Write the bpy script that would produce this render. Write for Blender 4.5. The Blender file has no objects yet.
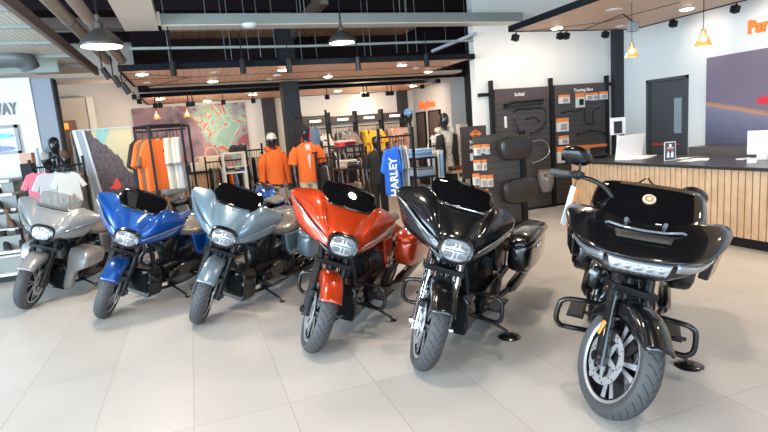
import bpy, bmesh, math, random
from math import sin, cos, pi, radians as R
from mathutils import Vector as V, Matrix
random.seed(4)
SC = bpy.context.scene
COL = SC.collection

# ------------------------------------------------------------------ camera
CAMH = 1.7
FPX = 528.15
YAW, PIT, ROL = R(19.295), R(9.209), R(-4.617)
_d = V((sin(YAW)*cos(PIT), cos(YAW)*cos(PIT), -sin(PIT)))
_r = V((cos(YAW), -sin(YAW), 0)); _u = _r.cross(_d)
_rr = _r*cos(ROL)+_u*sin(ROL); _uu = _u*cos(ROL)-_r*sin(ROL)
cd = bpy.data.cameras.new('camera'); cam = bpy.data.objects.new('camera', cd); COL.objects.link(cam)
cd.sensor_width = 36; cd.lens = FPX/768*36; cd.clip_start = .05; cd.clip_end = 200
m = Matrix((( _rr.x, _uu.x, -_d.x, 0), (_rr.y, _uu.y, -_d.y, 0), (_rr.z, _uu.z, -_d.z, CAMH), (0, 0, 0, 1)))
cam.matrix_world = m
SC.camera = cam
def ray(x, y):
    return _rr*((x-384)/FPX) + _uu*(-(y-216)/FPX) + _d
def aY(x, y, Y): r = ray(x, y); r = r*(Y/r.y); return V((r.x, r.y, r.z+CAMH))
def aX(x, y, X): r = ray(x, y); r = r*(X/r.x); return V((r.x, r.y, r.z+CAMH))
def aZ(x, y, Z): r = ray(x, y); r = r*((Z-CAMH)/r.z); return V((r.x, r.y, Z))

# ------------------------------------------------------------------ materials
MATS = {}
def mat(name, col=(.5, .5, .5), rough=.5, metal=0., coat=0., emit=None, es=1., bump=None, var=None, alpha=1., trans=0., spec=.5, aniso=0, ior=1.45, flake=0, coatr=.03):
    if name in MATS: return MATS[name]
    m = bpy.data.materials.new(name); m.use_nodes = True
    nt = m.node_tree; b = nt.nodes['Principled BSDF']
    b.inputs['Base Color'].default_value = (*col, 1)
    b.inputs['Roughness'].default_value = rough; b.inputs['Metallic'].default_value = metal
    b.inputs['Coat Weight'].default_value = coat; b.inputs['Coat Roughness'].default_value = coatr
    b.inputs['Alpha'].default_value = alpha; b.inputs['Transmission Weight'].default_value = trans
    b.inputs['Specular IOR Level'].default_value = spec; b.inputs['IOR'].default_value = ior
    if emit:
        b.inputs['Emission Color'].default_value = (*emit, 1); b.inputs['Emission Strength'].default_value = es
    if bump or var or flake:
        tc = nt.nodes.new('ShaderNodeTexCoord')
    if bump:
        n = nt.nodes.new('ShaderNodeTexNoise'); n.inputs['Scale'].default_value = bump[0]; n.inputs['Detail'].default_value = 3
        bp = nt.nodes.new('ShaderNodeBump'); bp.inputs['Strength'].default_value = bump[1]; bp.inputs['Distance'].default_value = .01
        nt.links.new(tc.outputs['Object'], n.inputs['Vector']); nt.links.new(n.outputs['Fac'], bp.inputs['Height']); nt.links.new(bp.outputs['Normal'], b.inputs['Normal'])
    if var:
        n = nt.nodes.new('ShaderNodeTexNoise'); n.inputs['Scale'].default_value = var[0]; n.inputs['Detail'].default_value = 4
        cr = nt.nodes.new('ShaderNodeValToRGB'); cr.color_ramp.elements[0].position = .35; cr.color_ramp.elements[1].position = .65
        cr.color_ramp.elements[0].color = (*col, 1); cr.color_ramp.elements[1].color = (*var[1], 1)
        nt.links.new(tc.outputs['Object'], n.inputs['Vector']); nt.links.new(n.outputs['Fac'], cr.inputs['Fac']); nt.links.new(cr.outputs['Color'], b.inputs['Base Color'])
    MATS[name] = m
    return m
def nodes(name):
    m = bpy.data.materials.new(name); m.use_nodes = True; MATS[name] = m
    nt = m.node_tree
    return m, nt, nt.nodes['Principled BSDF'], (lambda t, **k: _nn(nt, t, k))
def _nn(nt, t, k):
    n = nt.nodes.new(t)
    for a, v in k.items():
        if hasattr(n, a): setattr(n, a, v)
        else: n.inputs[a.replace('_', ' ')].default_value = v
    return n

# ------------------------------------------------------------------ mesh collector
class G:
    def __init__(s): s.v = []; s.f = []; s.mi = []; s.cr = []
    def add(s, vs, fs, mi=0):
        o = len(s.v); s.v += [V(p) for p in vs]
        for f in fs: s.f.append([i+o for i in f]); s.mi.append(mi)
        return s
    def box(s, a, b, mi=0, M=None):
        x0, y0, z0 = a; x1, y1, z1 = b
        vs = [V(p) for p in ((x0, y0, z0), (x1, y0, z0), (x1, y1, z0), (x0, y1, z0), (x0, y0, z1), (x1, y0, z1), (x1, y1, z1), (x0, y1, z1))]
        if M: vs = [M @ p for p in vs]
        return s.add(vs, [(0, 3, 2, 1), (4, 5, 6, 7), (0, 1, 5, 4), (1, 2, 6, 5), (2, 3, 7, 6), (3, 0, 4, 7)], mi)
    def cbox(s, c, d, mi=0, M=None):
        return s.box((c[0]-d[0]/2, c[1]-d[1]/2, c[2]-d[2]/2), (c[0]+d[0]/2, c[1]+d[1]/2, c[2]+d[2]/2), mi, M)
    def loft(s, rings, closed=True, caps=True, mi=0, loop=False):
        n = len(rings[0]); o = len(s.v); s.v += [V(p) for r in rings for p in r]
        k = len(rings)
        for i in range(k if loop else k-1):
            for j in range(n if closed else n-1):
                a = i*n+j; b = i*n+(j+1) % n; c = ((i+1) % k)*n+(j+1) % n; d = ((i+1) % k)*n+j
                s.f.append([o+a, o+b, o+c, o+d]); s.mi.append(mi)
        if caps and closed and not loop:
            s.f.append([o+j for j in range(n)][::-1]); s.mi.append(mi)
            s.f.append([o+(k-1)*n+j for j in range(n)]); s.mi.append(mi)
        return s
    def grid(s, rows, mi=0): return s.loft(rows, closed=False, mi=mi)
    def tube(s, pts, r, n=8, mi=0, smooth=0, caps=True, closed=False):
        pts = [V(p) for p in pts]
        if smooth: pts = spline(pts, smooth, closed)
        k = len(pts); rs = r if isinstance(r, (list, tuple)) else [r]*k
        if len(rs) != k: rs = [rs[0]+(rs[-1]-rs[0])*i/(k-1) for i in range(k)]
        rings = []; t0 = None; u = None
        for i, p in enumerate(pts):
            if closed: t = pts[(i+1) % k]-pts[i-1]
            else: t = pts[min(i+1, k-1)]-pts[max(i-1, 0)]
            t = t.normalized() if t.length > 1e-9 else V((0, 0, 1))
            if u is None:
                u = t.cross(V((0, 0, 1)));
                if u.length < .1: u = t.cross(V((0, 1, 0)))
            u = (u-t*u.dot(t)).normalized(); w = t.cross(u)
            rings.append([p+(u*cos(2*pi*j/n)+w*sin(2*pi*j/n))*rs[i] for j in range(n)])
        return s.loft(rings, caps=caps, mi=mi, loop=closed)
    def cyl(s, a, b, r, n=12, mi=0): return s.tube([a, b], r, n, mi)
    def lathe(s, prof, M=None, n=24, mi=0, arc=None, loop=False):
        # prof: (r, h) revolve about local z
        M = M or Matrix.Identity(4)
        a0, a1 = arc or (0, 2*pi); full = arc is None
        k = n if full else n+1
        rings = [[M @ V((r*cos(a0+(a1-a0)*i/n), r*sin(a0+(a1-a0)*i/n), h)) for r, h in prof] for i in range(k)]
        return s.loft(rings, closed=loop, caps=False, mi=mi, loop=full)
    def disc(s, c, ax, r, h, n=20, mi=0):
        ax = V(ax).normalized(); c = V(c); return s.tube([c-ax*h/2, c+ax*h/2], r, n, mi)
    def ball(s, c, r, n=12, mi=0, M=None):
        rx, ry, rz = r if isinstance(r, (tuple, list)) else (r, r, r); c = V(c)
        rings = []
        for i in range(n//2+1):
            a = -pi/2+pi*i/(n//2); q = max(cos(a), 1e-3)
            rings.append([V((rx*q*cos(2*pi*j/n), ry*q*sin(2*pi*j/n), rz*sin(a))) for j in range(n)])
        if M: rings = [[M @ p for p in g] for g in rings]
        return s.loft([[p+c for p in g] for g in rings], mi=mi)
    def prism(s, poly, a, b, mi=0, f=None):
        # poly (u,v) extruded; f(u,v,t)->point
        f = f or (lambda u, v, t: (u, t, v))
        n = len(poly)
        vs = [f(u, v, a) for u, v in poly]+[f(u, v, b) for u, v in poly]
        fs = [list(range(n))[::-1], list(range(n, 2*n))]+[[i, (i+1) % n, n+(i+1) % n, n+i] for i in range(n)]
        return s.add(vs, fs, mi)
    def xf(s, fn): s.v = [V(fn(p)) for p in s.v]; return s
def spline(pts, n, closed=False):
    pts = [V(p) for p in pts]; k = len(pts); out = []
    for i in range(k if closed else k-1):
        if closed: p0, p1, p2, p3 = pts[i-1], pts[i], pts[(i+1) % k], pts[(i+2) % k]
        else: p0, p1, p2, p3 = pts[max(i-1, 0)], pts[i], pts[i+1], pts[min(i+2, k-1)]
        for j in range(n):
            t = j/n; out.append(.5*((2*p1)+(p2-p0)*t+(2*p0-5*p1+4*p2-p3)*t*t+(3*p1-p0-3*p2+p3)*t**3))
    if not closed: out.append(pts[-1])
    return out
def obj(name, g, mats, parent=None, smooth=True, ang=40, sub=0, bev=0, sol=0, xf=None, crease=None, loc=None, corners=False):
    me = bpy.data.meshes.new(name)
    vs = g.v if xf is None else [xf(p) for p in g.v]
    me.from_pydata([tuple(p) for p in vs], [], g.f)
    if not isinstance(mats, (list, tuple)): mats = [mats]
    for m in mats: me.materials.append(m)
    me.polygons.foreach_set('material_index', g.mi)
    bm = bmesh.new(); bm.from_mesh(me); bmesh.ops.remove_doubles(bm, verts=bm.verts, dist=1e-5)
    bmesh.ops.recalc_face_normals(bm, faces=bm.faces)
    if crease:
        cl = bm.edges.layers.float.new('crease_edge')
        for e in bm.edges:
            if crease(e.verts[0].co, e.verts[1].co): e[cl] = .9
    bm.to_mesh(me); bm.free()
    if smooth:
        me.shade_smooth()
        if not sub: me.set_sharp_from_angle(angle=R(ang))
    o = bpy.data.objects.new(name, me); COL.objects.link(o)
    if parent: o.parent = parent
    if loc: o.location = loc
    if bev:
        d = o.modifiers.new('b', 'BEVEL'); d.width = bev; d.segments = 2; d.limit_method = 'ANGLE'; d.angle_limit = R(40)
    if sub:
        d = o.modifiers.new('u', 'SUBSURF'); d.levels = sub; d.render_levels = sub
        if corners: d.boundary_smooth = 'PRESERVE_CORNERS'
    if sol:
        d = o.modifiers.new('s', 'SOLIDIFY'); d.thickness = abs(sol); d.offset = -1 if sol > 0 else 1
    return o
def empty(name, loc, rot=(0, 0, 0)):
    o = bpy.data.objects.new(name, None); COL.objects.link(o); o.location = loc; o.rotation_euler = rot
    o.empty_display_size = .1
    return o
def tag(o, label=None, cat=None, group=None, kind=None):
    if label: o['label'] = label
    if cat: o['category'] = cat
    if group: o['group'] = group
    if kind: o['kind'] = kind
    return o
def struct(name, g, m, **k): return tag(obj(name, g, m, smooth=k.pop('smooth', False), **k), kind='structure')
def copy_tree(o, parent=None):
    c = o.copy(); COL.objects.link(c); c.parent = parent
    for ch in list(KIDS(o)): copy_tree(ch, c)
    return c
def KIDS(o): return [x for x in COL.objects if x.parent == o]
def text_mesh(name, s, size, m, origin, xdir, zdir, parent=None, ext=.004, bold=0., shear=0., sx=1., align='LEFT'):
    cu = bpy.data.curves.new('t', 'FONT'); cu.body = s; cu.size = size; cu.extrude = ext; cu.offset = bold; cu.shear = shear; cu.resolution_u = 2
    cu.align_x = align
    t = bpy.data.objects.new('t', cu); COL.objects.link(t)
    dg = bpy.context.evaluated_depsgraph_get()
    me = bpy.data.meshes.new_from_object(t.evaluated_get(dg)); me.name = name
    bpy.data.objects.remove(t); bpy.data.curves.remove(cu)
    xd = V(xdir).normalized()*sx; zd = V(zdir).normalized(); nd = V(xdir).normalized().cross(zd)
    for v in me.vertices:
        c = v.co; v.co = V(origin)+xd*c.x+zd*c.y+nd*c.z
    me.materials.clear(); me.materials.append(m)
    o = bpy.data.objects.new(name, me); COL.objects.link(o)
    if parent: o.parent = parent
    return o
RY = Matrix.Rotation(pi/2, 4, 'X')      # local z -> -y
def TM(x, y, z): return Matrix.Translation((x, y, z))
# ------------------------------------------------------------------ shared bike materials
def paint(name, c, flake=True, rough=.32, metal=.35):
    return mat(name, c, rough, metal, coat=1.0, coatr=.02)
BLK = mat('gloss_black', (.004, .004, .005), .3, .0, coat=1., spec=.25)
SAT = mat('satin_black', (.009, .009, .010), .34, .2)
RUB = mat('tyre_rubber', (.060, .060, .063), .62, bump=(55, .35))
STL = mat('disc_steel', (.62, .62, .63), .38, .75)
CHR = mat('chrome', (.78, .78, .8), .08, 1.)
CUT = mat('machined_alloy', (.70, .70, .72), .3, .75)
VIN = mat('seat_vinyl', (.16, .145, .13), .33, 0, coat=.3, bump=(90, .06))
SMK = mat('smoked_windshield', (.004, .004, .005), .04, 0, coat=1., alpha=.96)
LENS = mat('headlight_lens', (.60, .63, .67), .15, .5, coat=1.)
LENSD = mat('headlight_reflector', (.30, .32, .35), .2, .8)
ORG = mat('amber_reflector', (.9, .28, .03), .25, 0, coat=.5)
GLS = mat('screen_glass', (.01, .012, .016), .05, 0, coat=1)
STRIP = mat('light_strip', (.30, .32, .35), .15, .5, coat=1.)
GRV = mat('tyre_groove', (.012, .012, .013), .8)

RAKE = R(26)
SA0 = V((.98, 0, 0)); SAD = V((-sin(RAKE), 0, cos(RAKE)))

def secx(x, yc, zc, hy, hz, n=16, p=2.6, top=1., bot=1.):
    r = []
    for i in range(n):
        a = 2*pi*i/n; c, s = cos(a), sin(a)
        y = hy*math.copysign(abs(c)**(2/p), c); z = hz*math.copysign(abs(s)**(2/p), s)*(top if s > 0 else bot)
        r.append((x, yc+y, zc+z))
    return r
def sym(row):   # row of points y>=0 starting on the centre -> full row right..left
    return [(x, -y, z) for x, y, z in row[:0:-1]]+[tuple(p) for p in row]

def wheel_parts(cx, w, par, xf, tag_name, discs, steer, spokes=7, hide=False):
    M = TM(cx, 0, .325) @ Matrix.Rotation(pi/2, 4, 'X')
    g = G()
    hw = w/2
    prof = [(.236, -hw*.72), (.22, -hw*.66), (.211, -hw*.3), (.211, hw*.3), (.22, hw*.66), (.236, hw*.72), (.246, hw*.78), (.243, hw*.7), (.23, hw*.3), (.23, -hw*.3), (.243, -hw*.7), (.246, -hw*.78)]
    g.lathe(prof, M, 40, 0, loop=True)
    for s in (-1, 1):
        g.lathe([(.247, s*hw*.74), (.247, s*hw*.80), (.234, s*hw*.76), (.228, s*hw*.70)], M, 40, 1)
    g.disc((cx, 0, .325), (0, 1, 0), .05, w*.9, 20, 0)
    g.disc((cx, 0, .325), (0, 1, 0), .022, w*1.35, 14, 1)
    for k in range(spokes):
        a0 = 2*pi*k/spokes+.2
        for da, wd in ((-.10, .013), (.10, .013)):
            for s in (-1, 1):
                pass
        for da in ((-.16, .16) if spokes > 5 else (-.2, .2)):
            a = a0+da
            Mr = TM(cx, 0, .325) @ Matrix.Rotation(-a0, 4, 'Y')
            # a forked spoke: starts together at the hub, splits to the rim
            h0, h1 = w*.26, w*.30
            tipy = .22*math.tan(da*.9)
            for (t0, t1, mi, e) in ((-h0, h0, 0, 0), (h0, h0+.003, 1, .004), (-h0-.003, -h0, 1, .004)):
                def f(u, v, t, Mr=Mr): return Mr @ V((u, t, v))
                wq = .014 if spokes > 5 else .021
                g.prism([(.03, -.012+e), (.03, .012-e), (.222, tipy+wq-e), (.222, tipy-wq+e)], t0, t1, mi, f)
    wob = obj(tag_name, g, [BLK, CUT], par, xf=xf, ang=35)
    t = G()
    n = 9
    pr = [(.240, -hw*.74), (.262, -hw*.95), (.285, -hw)]
    for i in range(n):
        a = -1.15+2.3*i/(n-1); pr.append((.325-.055*(1-cos(a))*1.25, hw*.98*sin(a)/sin(1.15)))
    pr += [(.285, hw), (.262, hw*.95), (.240, hw*.74)]
    t.lathe(pr, M, 56, 0, loop=True)
    for k in range(34):
        for s in (-1, 1):
            a = 2*pi*(k+(.5 if s > 0 else 0))/34
            pa = []
            for yy, da in ((.004, 0), (.02, .05), (.036, .115), (.052, .15)):
                b = math.asin(min(1, yy/(hw*.98)*sin(1.15))); r = .3256-.055*(1-cos(b))*1.25
                pa.append((r, yy*s, a+da))
            wd_ = .010
            for (r0, y0, a0_), (r1, y1, a1_) in zip(pa, pa[1:]):
                P_ = [(cx+(r+.0004)*cos(q), y, .325+(r+.0004)*sin(q)) for r, y, q in ((r0, y0, a0_-wd_), (r0, y0, a0_+wd_), (r1, y1, a1_+wd_), (r1, y1, a1_-wd_))]
                t.add(P_, [(0, 1, 2, 3)], 1)
    obj('tire', t, [RUB, GRV], wob, xf=xf, ang=60)
    for s in discs:
        d = G(); y = s*(hw+.012)
        Md = TM(cx, y, .325) @ Matrix.Rotation(pi/2, 4, 'X')
        d.lathe([(.112, -.0025), (.152, -.0025), (.152, .0025), (.112, .0025)], Md, 40, 0, loop=True)
        for k in range(10):
            a = 2*pi*k/10
            for rr in (.122, .141):
                b = a+(rr-.12)*9
                d.disc((cx+rr*cos(b), y+s*.0028, .325+rr*sin(b)), (0, 1, 0), .0055, .001, 8, 1)
        for k in range(5):
            a = 2*pi*k/5
            Mr = TM(cx, y, .325) @ Matrix.Rotation(-a, 4, 'Y')
            d.prism([(.02, -.022), (.118, -.009), (.118, .009), (.02, .022)], -.003, .003, 0, lambda u, v, t, Mr=Mr: Mr @ V((u, t, v)))
        obj('brake_disc', d, [STL, BLK], wob, xf=xf, ang=30)
    return wob

def make_bike(name, label, group, pose, P, kind='batwing', guard=False, lowers=False, clear=False, forks=None, tour=False, tourz=0., bags=True, emblem=True, screen=None, simple=False, foot=None, guardm=None):
    bx, by, psi, de, ph = pose[0], pose[1], R(pose[2]), R(pose[3]), R(pose[4])
    root = empty(name, (bx, by, 0), (-ph, 0, psi))
    tag(root, label, 'motorcycle', group)
    Rs = Matrix.Rotation(de, 4, SAD)
    def st(p): return SA0+(Rs @ (V(p)-SA0))
    fx = forks or SAT
    # ---- wheels
    wheel_parts(.81, .132, root, st, 'front_wheel', (-1, 1), True, 5 if kind == 'shark' else 7)
    wheel_parts(-.81, .17, root, None, 'rear_wheel', (-1,), False, 7)
    # ---- front fender
    rows = []
    a0, a1 = R(40), R(158)
    for i in range(13):
        a = a0+(a1-a0)*i/12; e = min(i, 12-i)/12
        sk = .035+.075*min(1, e*5)
        rr = .343+(.012 if i == 0 else 0)
        row = []
        for y, dr in ((-.083, -sk), (-.086, -.03), (-.080, -.006), (-.055, .008), (-.025, .013), (0, .014), (.025, .013), (.055, .008), (.080, -.006), (.086, -.03), (.083, -sk)):
            r2 = rr+dr; row.append((.81+r2*cos(a), y, .325+r2*sin(a)))
        rows.append(row)
    obj('front_fender', G().grid(rows), P, root, sol=.004, sub=1, xf=st)
    # ---- fork
    for s in (-1, 1):
        g = G(); y = s*.108
        def fp(z, off=0): return (.815-.488*(z-.325)+off, y, z)
        g.tube([fp(.28), fp(.36), fp(.62)], [.034, .037, .034], 14)
        g.tube([fp(.62), fp(.64)], .040, 14)
        g.tube([fp(.64), fp(.98)], .033, 14, mi=1)
        g.disc((.815, y+s*.01, .325), (0, 1, 0), .03, .075, 14)
        g.disc((.815, y+s*.05, .325), (0, 1, 0), .018, .012, 12, 1)
        fl = obj('fork_leg', g, [fx, SAT if fx is not CHR else CHR], root, xf=st)
        c = G()
        ca = R(118)
        Mc = TM(.81, s*.088, .325) @ Matrix.Rotation(-ca, 4, 'Y')
        c.prism([(.105, -.055), (.155, -.06), (.178, -.03), (.178, .03), (.155, .06), (.105, .055)], -.03, .03, 0, lambda u, v, t, Mc=Mc: Mc @ V((u, t, v)))
        obj('brake_caliper', c, SAT, fl, xf=st, bev=.006)
        rfl = G(); q = fp(.47, .03)
        rfl.cbox(q, (.012, .02, .06))
        if kind == 'shark':
            obj('side_reflector', G().cbox((fp(.47)[0], y+s*.034, .47), (.028, .012, .085)), ORG, fl, xf=st, bev=.004)
    g = G()
    for z in (.70, .93): g.box((.815-.488*(z-.325)-.05, -.15, z-.02), (.815-.488*(z-.325)+.05, .15, z+.02))
    g.tube([(.60, 0, .62), (.47, 0, .98)], .035, 12)
    g.tube([(.80, -.107, .44), (.70, -.09, .52), (.62, -.05, .70), (.58, 0, .8)], .006, 6, smooth=4)
    g.tube([(.80, .107, .44), (.72, .10, .52), (.64, .06, .68), (.58, .02, .8)], .006, 6, smooth=4)
    obj('fork_clamp', g, SAT, root, xf=st, bev=.008)
    # ---- frame
    g = G()
    for s in (-1, 1):
        g.tube([(.44, s*.03, .93), (.38, s*.10, .6), (.34, s*.135, .26), (.22, s*.14, .17), (-.3, s*.14, .16), (-.62, s*.14, .25), (-.78, s*.13, .34)], .019, 8, smooth=4)
        g.tube([(.45, s*.03, .90), (.1, s*.06, .80), (-.3, s*.12, .68), (-.62, s*.17, .55)], .018, 8, smooth=4)
        g.tube([(-.30, s*.16, .30), (-.81, s*.155, .325)], .025, 8)
        g.tube([(-.5, s*.17, .62), (-1.1, s*.17, .62)], .014, 8)
    g.tube([(.40, 0, 1.0), (.52, 0, .72)], .04, 10)
    obj('frame', g, SAT, root)
    # ---- radiator housing
    g = G()
    g.loft([[(x, y, z) for y, z in ((-.15, .13), (.15, .13), (.17, .2), (.165, .40), (.12, .45), (-.12, .45), (-.165, .40), (-.17, .2))] for x in (.27, .46)])
    rh = obj('radiator_housing', g, BLK, root, bev=.012)
    g = G()
    g.cbox((.462, 0, .285), (.006, .26, .22))
    for k in range(12): g.cbox((.467, 0, .19+.017*k), (.006, .25, .004))
    obj('radiator_grille', g, SAT, rh)
    # ---- engine
    g = G()
    g.loft([secx(x, 0, z, hy, hz, 14, 3) for x, z, hy, hz in ((.20, .30, .06, .07), (.17, .30, .12, .12), (.0, .30, .13, .14), (-.15, .30, .13, .13), (-.35, .33, .12, .13), (-.42, .33, .08, .08))])
    eng = obj('engine', g, SAT, root)
    for s, lab in ((1, 'front'), (-1, 'rear')):
        g = G(); M2 = TM(-.03, 0, .36) @ Matrix.Rotation(R(22.5)*s, 4, 'Y')
        g.lathe([(.055, .05), (.055, .36)], M2, 14)
        for k in range(11):
            h = .085+.017*k; w = .088+(.006 if k > 6 else 0)
            g.loft([[M2 @ V((w*cos(a)*1.02, w*sin(a)*.95, hh)) for a in [2*pi*i/16 for i in range(16)]] for hh in (h, h+.006)])
        for k in range(4):
            h = .275+.015*k; g.cbox((0, 0, h), (.19, .2, .006), M=M2)
        g.cbox((0, 0, .355), (.17, .18, .06), mi=1, M=M2)
        g.cbox((0, 0, .39), (.12, .13, .03), mi=1, M=M2)
        for yy in (-.03, .03):
            g.tube([M2 @ V((yy, -.115, .05)), M2 @ V((yy, -.085, .34))], .009, 8, mi=2)
        obj('cylinder', g, [SAT, BLK, CUT], eng, bev=.002)
    g = G()
    g.loft([[(x, y, z) for x, z in [( -.16+.34*math.copysign(abs(cos(a))**.7, cos(a)), .29+.115*math.copysign(abs(sin(a))**.8, sin(a))) for a in [2*pi*i/24 for i in range(24)]]] for y in (.12, .19)])
    g.disc((.09, .195, .29), (0, 1, 0), .075, .02, 20, 1); g.disc((-.30, .195, .29), (0, 1, 0), .10, .02, 20, 1)
    obj('primary_cover', g, [BLK, SAT], eng, bev=.01)
    g = G(); g.disc((-.06, -.155, .30), (0, 1, 0), .09, .06, 20); g.disc((-.06, -.19, .30), (0, 1, 0), .06, .02, 20, 1)
    obj('cam_cover', g, [BLK, CUT], eng, bev=.005)
    g = G(); g.loft([secx(x, -.21, .56, hy, hz, 18, 2.4) for x, hy, hz in ((.13, .03, .05), (.11, .06, .085), (-.03, .07, .10), (-.15, .06, .09), (-.18, .03, .05))])
    obj('air_cleaner', g, BLK, eng)
    # ---- exhaust
    for s in (-1, 1):
        g = G()
        if s < 0:
            g.tube([(.12, -.08, .60), (.24, -.12, .56), (.26, -.17, .42), (.16, -.2, .26), (-.3, -.22, .24)], .024, 10, smooth=5)
            g.tube([(-.10, -.09, .60), (-.14, -.17, .52), (-.10, -.2, .34), (-.2, -.22, .24)], .024, 10, smooth=5)
        g.tube([(-.2, s*.22, .23), (-.38, s*.25, .24), (-.45, s*.27, .25)], .026, 10)
        g.tube([(-.42, s*.27, .25), (-.50, s*.28, .255), (-1.18, s*.30, .29), (-1.20, s*.30, .29)], [.03, .05, .053, .045], 14)
        obj('exhaust_pipe', g, BLK, root)
    # ---- rear fender, tank, seat
    rows = []
    for i in range(11):
        a = R(5)+R(150)*i/10
        rows.append([(-.81-.36*cos(a)*1.05, y, .34+(.37+dr)*sin(a)) for y, dr in ((-.11, -.10), (-.112, -.03), (-.09, .012), (-.04, .028), (0, .03), (.04, .028), (.09, .012), (.112, -.03), (.11, -.10))])
    rf = obj('rear_fender', G().grid(rows), P, root, sol=.005, sub=1)
    obj('tail_light', G().loft([secx(x, 0, .58, .06, .03, 12, 3) for x in (-1.17, -1.21)]), mat('red_lens', (.35, .01, .01), .15, coat=1), rf)
    secs = [(.47, .90, .05, .04), (.44, .895, .11, .08), (.33, .88, .155, .105), (.18, .86, .172, .115), (.03, .835, .155, .105), (-.10, .80, .115, .08), (-.20, .775, .07, .045), (-.23, .77, .03, .02)]
    tk = obj('fuel_tank', G().loft([secx(x, 0, z, hy, hz, 20, 2.5, 1, 1.25) for x, z, hy, hz in secs]), P, root, sub=1)
    g = G(); g.loft([secx(x, 0, z, .045, .02, 12, 3) for x, z in ((.32, .985), (.15, .972), (-.05, .91))]); g.disc((.22, 0, .99), (0, 0, 1), .035, .03, 16)
    obj('tank_console', g, BLK, tk, bev=.004)
    for s in (-1, 1):
        obj('tank_badge', G().loft([[(.12+a*cos(t), s*yy, .85+.028*sin(t)*a/.06) for t in [2*pi*i/20 for i in range(20)]] for yy, a in ((.168, .062), (.178, .06))]), mat('tank_badge', (.03, .03, .035), .3, .6), tk)
    secs = [(.0, .80, .06, .03), (-.05, .775, .13, .05), (-.2, .735, .17, .055), (-.34, .735, .185, .06), (-.44, .775, .18, .06), (-.49, .80, .15, .05), (-.62, .82, .13, .045), (-.85, .81, .12, .045), (-.93, .79, .07, .03)]
    se = obj('seat', G().loft([secx(x, 0, z, hy, hz, 18, 2.8) for x, z, hy, hz in secs]), VIN, root, sub=1)
    for s in (-1, 1):
        g = G(); g.loft([[(x, s*y, z) for x, z in ((-.20, .72), (-.28, .50), (-.34, .42), (-.46, .42), (-.5, .56), (-.46, .70))] for y in (.13, .175)])
        obj('side_cover', g, P, root, bev=.02)
    # ---- saddlebags
    if bags:
        for s in (-1, 1):
            secs = [(-.31, .60, .05, .07), (-.33, .59, .085, .12), (-.45, .57, .108, .15), (-.75, .555, .118, .165), (-1.05, .545, .112, .165), (-1.17, .54, .09, .14), (-1.19, .54, .05, .09)]
            sb = obj('saddlebag', G().loft([secx(x, s*.33, z, hy, hz, 20, 3.4) for x, z, hy, hz in secs]), P, root, ang=50)
            secs = [(-.31, .705, .05, .02), (-.34, .71, .092, .04), (-.46, .715, .118, .058), (-.75, .72, .128, .064), (-1.05, .715, .122, .062), (-1.18, .70, .095, .045), (-1.20, .70, .05, .02)]
            obj('saddlebag_lid', G().loft([secx(x, s*.33, z, hy, hz, 20, 3) for x, z, hy, hz in secs]), P, sb, ang=50)
            obj('saddlebag_latch', G().cbox((-.62, s*.45, .66), (.09, .02, .045)), CHR if fx is CHR else SAT, sb, bev=.006)
    if tour:
        secs = [(-.66, .98, .10, .09), (-.70, .98, .22, .13), (-.82, .98, .27, .15), (-1.05, .975, .28, .15), (-1.2, .97, .24, .13), (-1.24, .97, .12, .09)]
        tp = obj('tour_pack', G().loft([secx(x, 0, z+tourz, hy, hz, 20, 3.2) for x, z, hy, hz in secs]), P, root, ang=50)
        obj('backrest', G().loft([secx(x, 0, z+tourz, hy, hz, 18, 3) for x, z, hy, hz in ((-.56, 1.02, .12, .07), (-.59, 1.02, .19, .12), (-.66, 1.03, .20, .13), (-.70, 1.03, .15, .10))]), SAT, tp, ang=50)
        obj('luggage_rack', G().tube([(-.75, -.2, 1.15+tourz), (-.75, .2, 1.15+tourz), (-1.15, .2, 1.15+tourz), (-1.15, -.2, 1.15+tourz)], .008, 8, closed=True), BLK, tp)
    # ---- sissy bar outline bracket
    if kind == 'shark' or screen == 'sissy':
        g = G()
        pz = [(y_, z_+BRZ) for y_, z_ in [(-.13, .93), (-.10, .99), (-.05, 1.0), (0, 1.05), (.05, 1.0), (.10, .99), (.13, .93), (.08, .95), (.03, .96), (0, .99), (-.03, .96), (-.08, .95)]]
        g.tube([(-.78, y, z) for y, z in pz], .008, 6, closed=True)
        for y in (-.13, .13): g.tube([(-.78, y, .93+BRZ), (-.72, y*1.15, .8), (-.66, y*1.2, .66)], .009, 8)
        obj('passenger_backrest_bar', g, BLK, root)
    # ---- foot controls, guards, stand
    for s in (-1, 1):
        g = G(); g.cbox((.10, s*.30, .30), (.30, .11, .015)); g.cbox((.10, s*.30, .31), (.27, .09, .01), 1); g.tube([(.1, s*.13, .27), (.1, s*.25, .29)], .014, 8)
        obj('footboard', g, [SAT, RUB], root, bev=.006)
    g = G(); g.tube([(.22, .2, .24), (.3, .27, .33), (.34, .31, .36)], .008, 8, smooth=3); g.disc((.34, .33, .36), (0, 1, 0), .012, .06, 10)
    obj('shift_lever', g, SAT, root)
    if guard:
        for s in (-1, 1):
            obj('engine_guard', G().tube([(.35, s*.09, .47), (.39, s*.30, .475), (.40, s*.365, .465), (.40, s*.395, .43), (.40, s*.405, .33), (.395, s*.38, .285), (.38, s*.33, .27), (.34, s*.09, .27)], .017, 12, smooth=5), guardm or BLK, root)
    if lowers:
        for s in (-1, 1):
            g = G()
            g.loft([[(x0, s*y0, z), (x1, s*y0, z), (x1, s*y1, z), (x0, s*y1, z)] for x0, x1, y0, y1, z in ((.38, .46, .14, .20, .13), (.38, .50, .15, .25, .20), (.38, .50, .17, .27, .37), (.30, .49, .17, .33, .42), (.10, .49, .17, .42, .47), (.06, .46, .16, .42, .60), (.12, .40, .15, .36, .66))])
            lf = obj('lower_fairing', g, P, root, bev=.03, ang=60)
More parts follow.
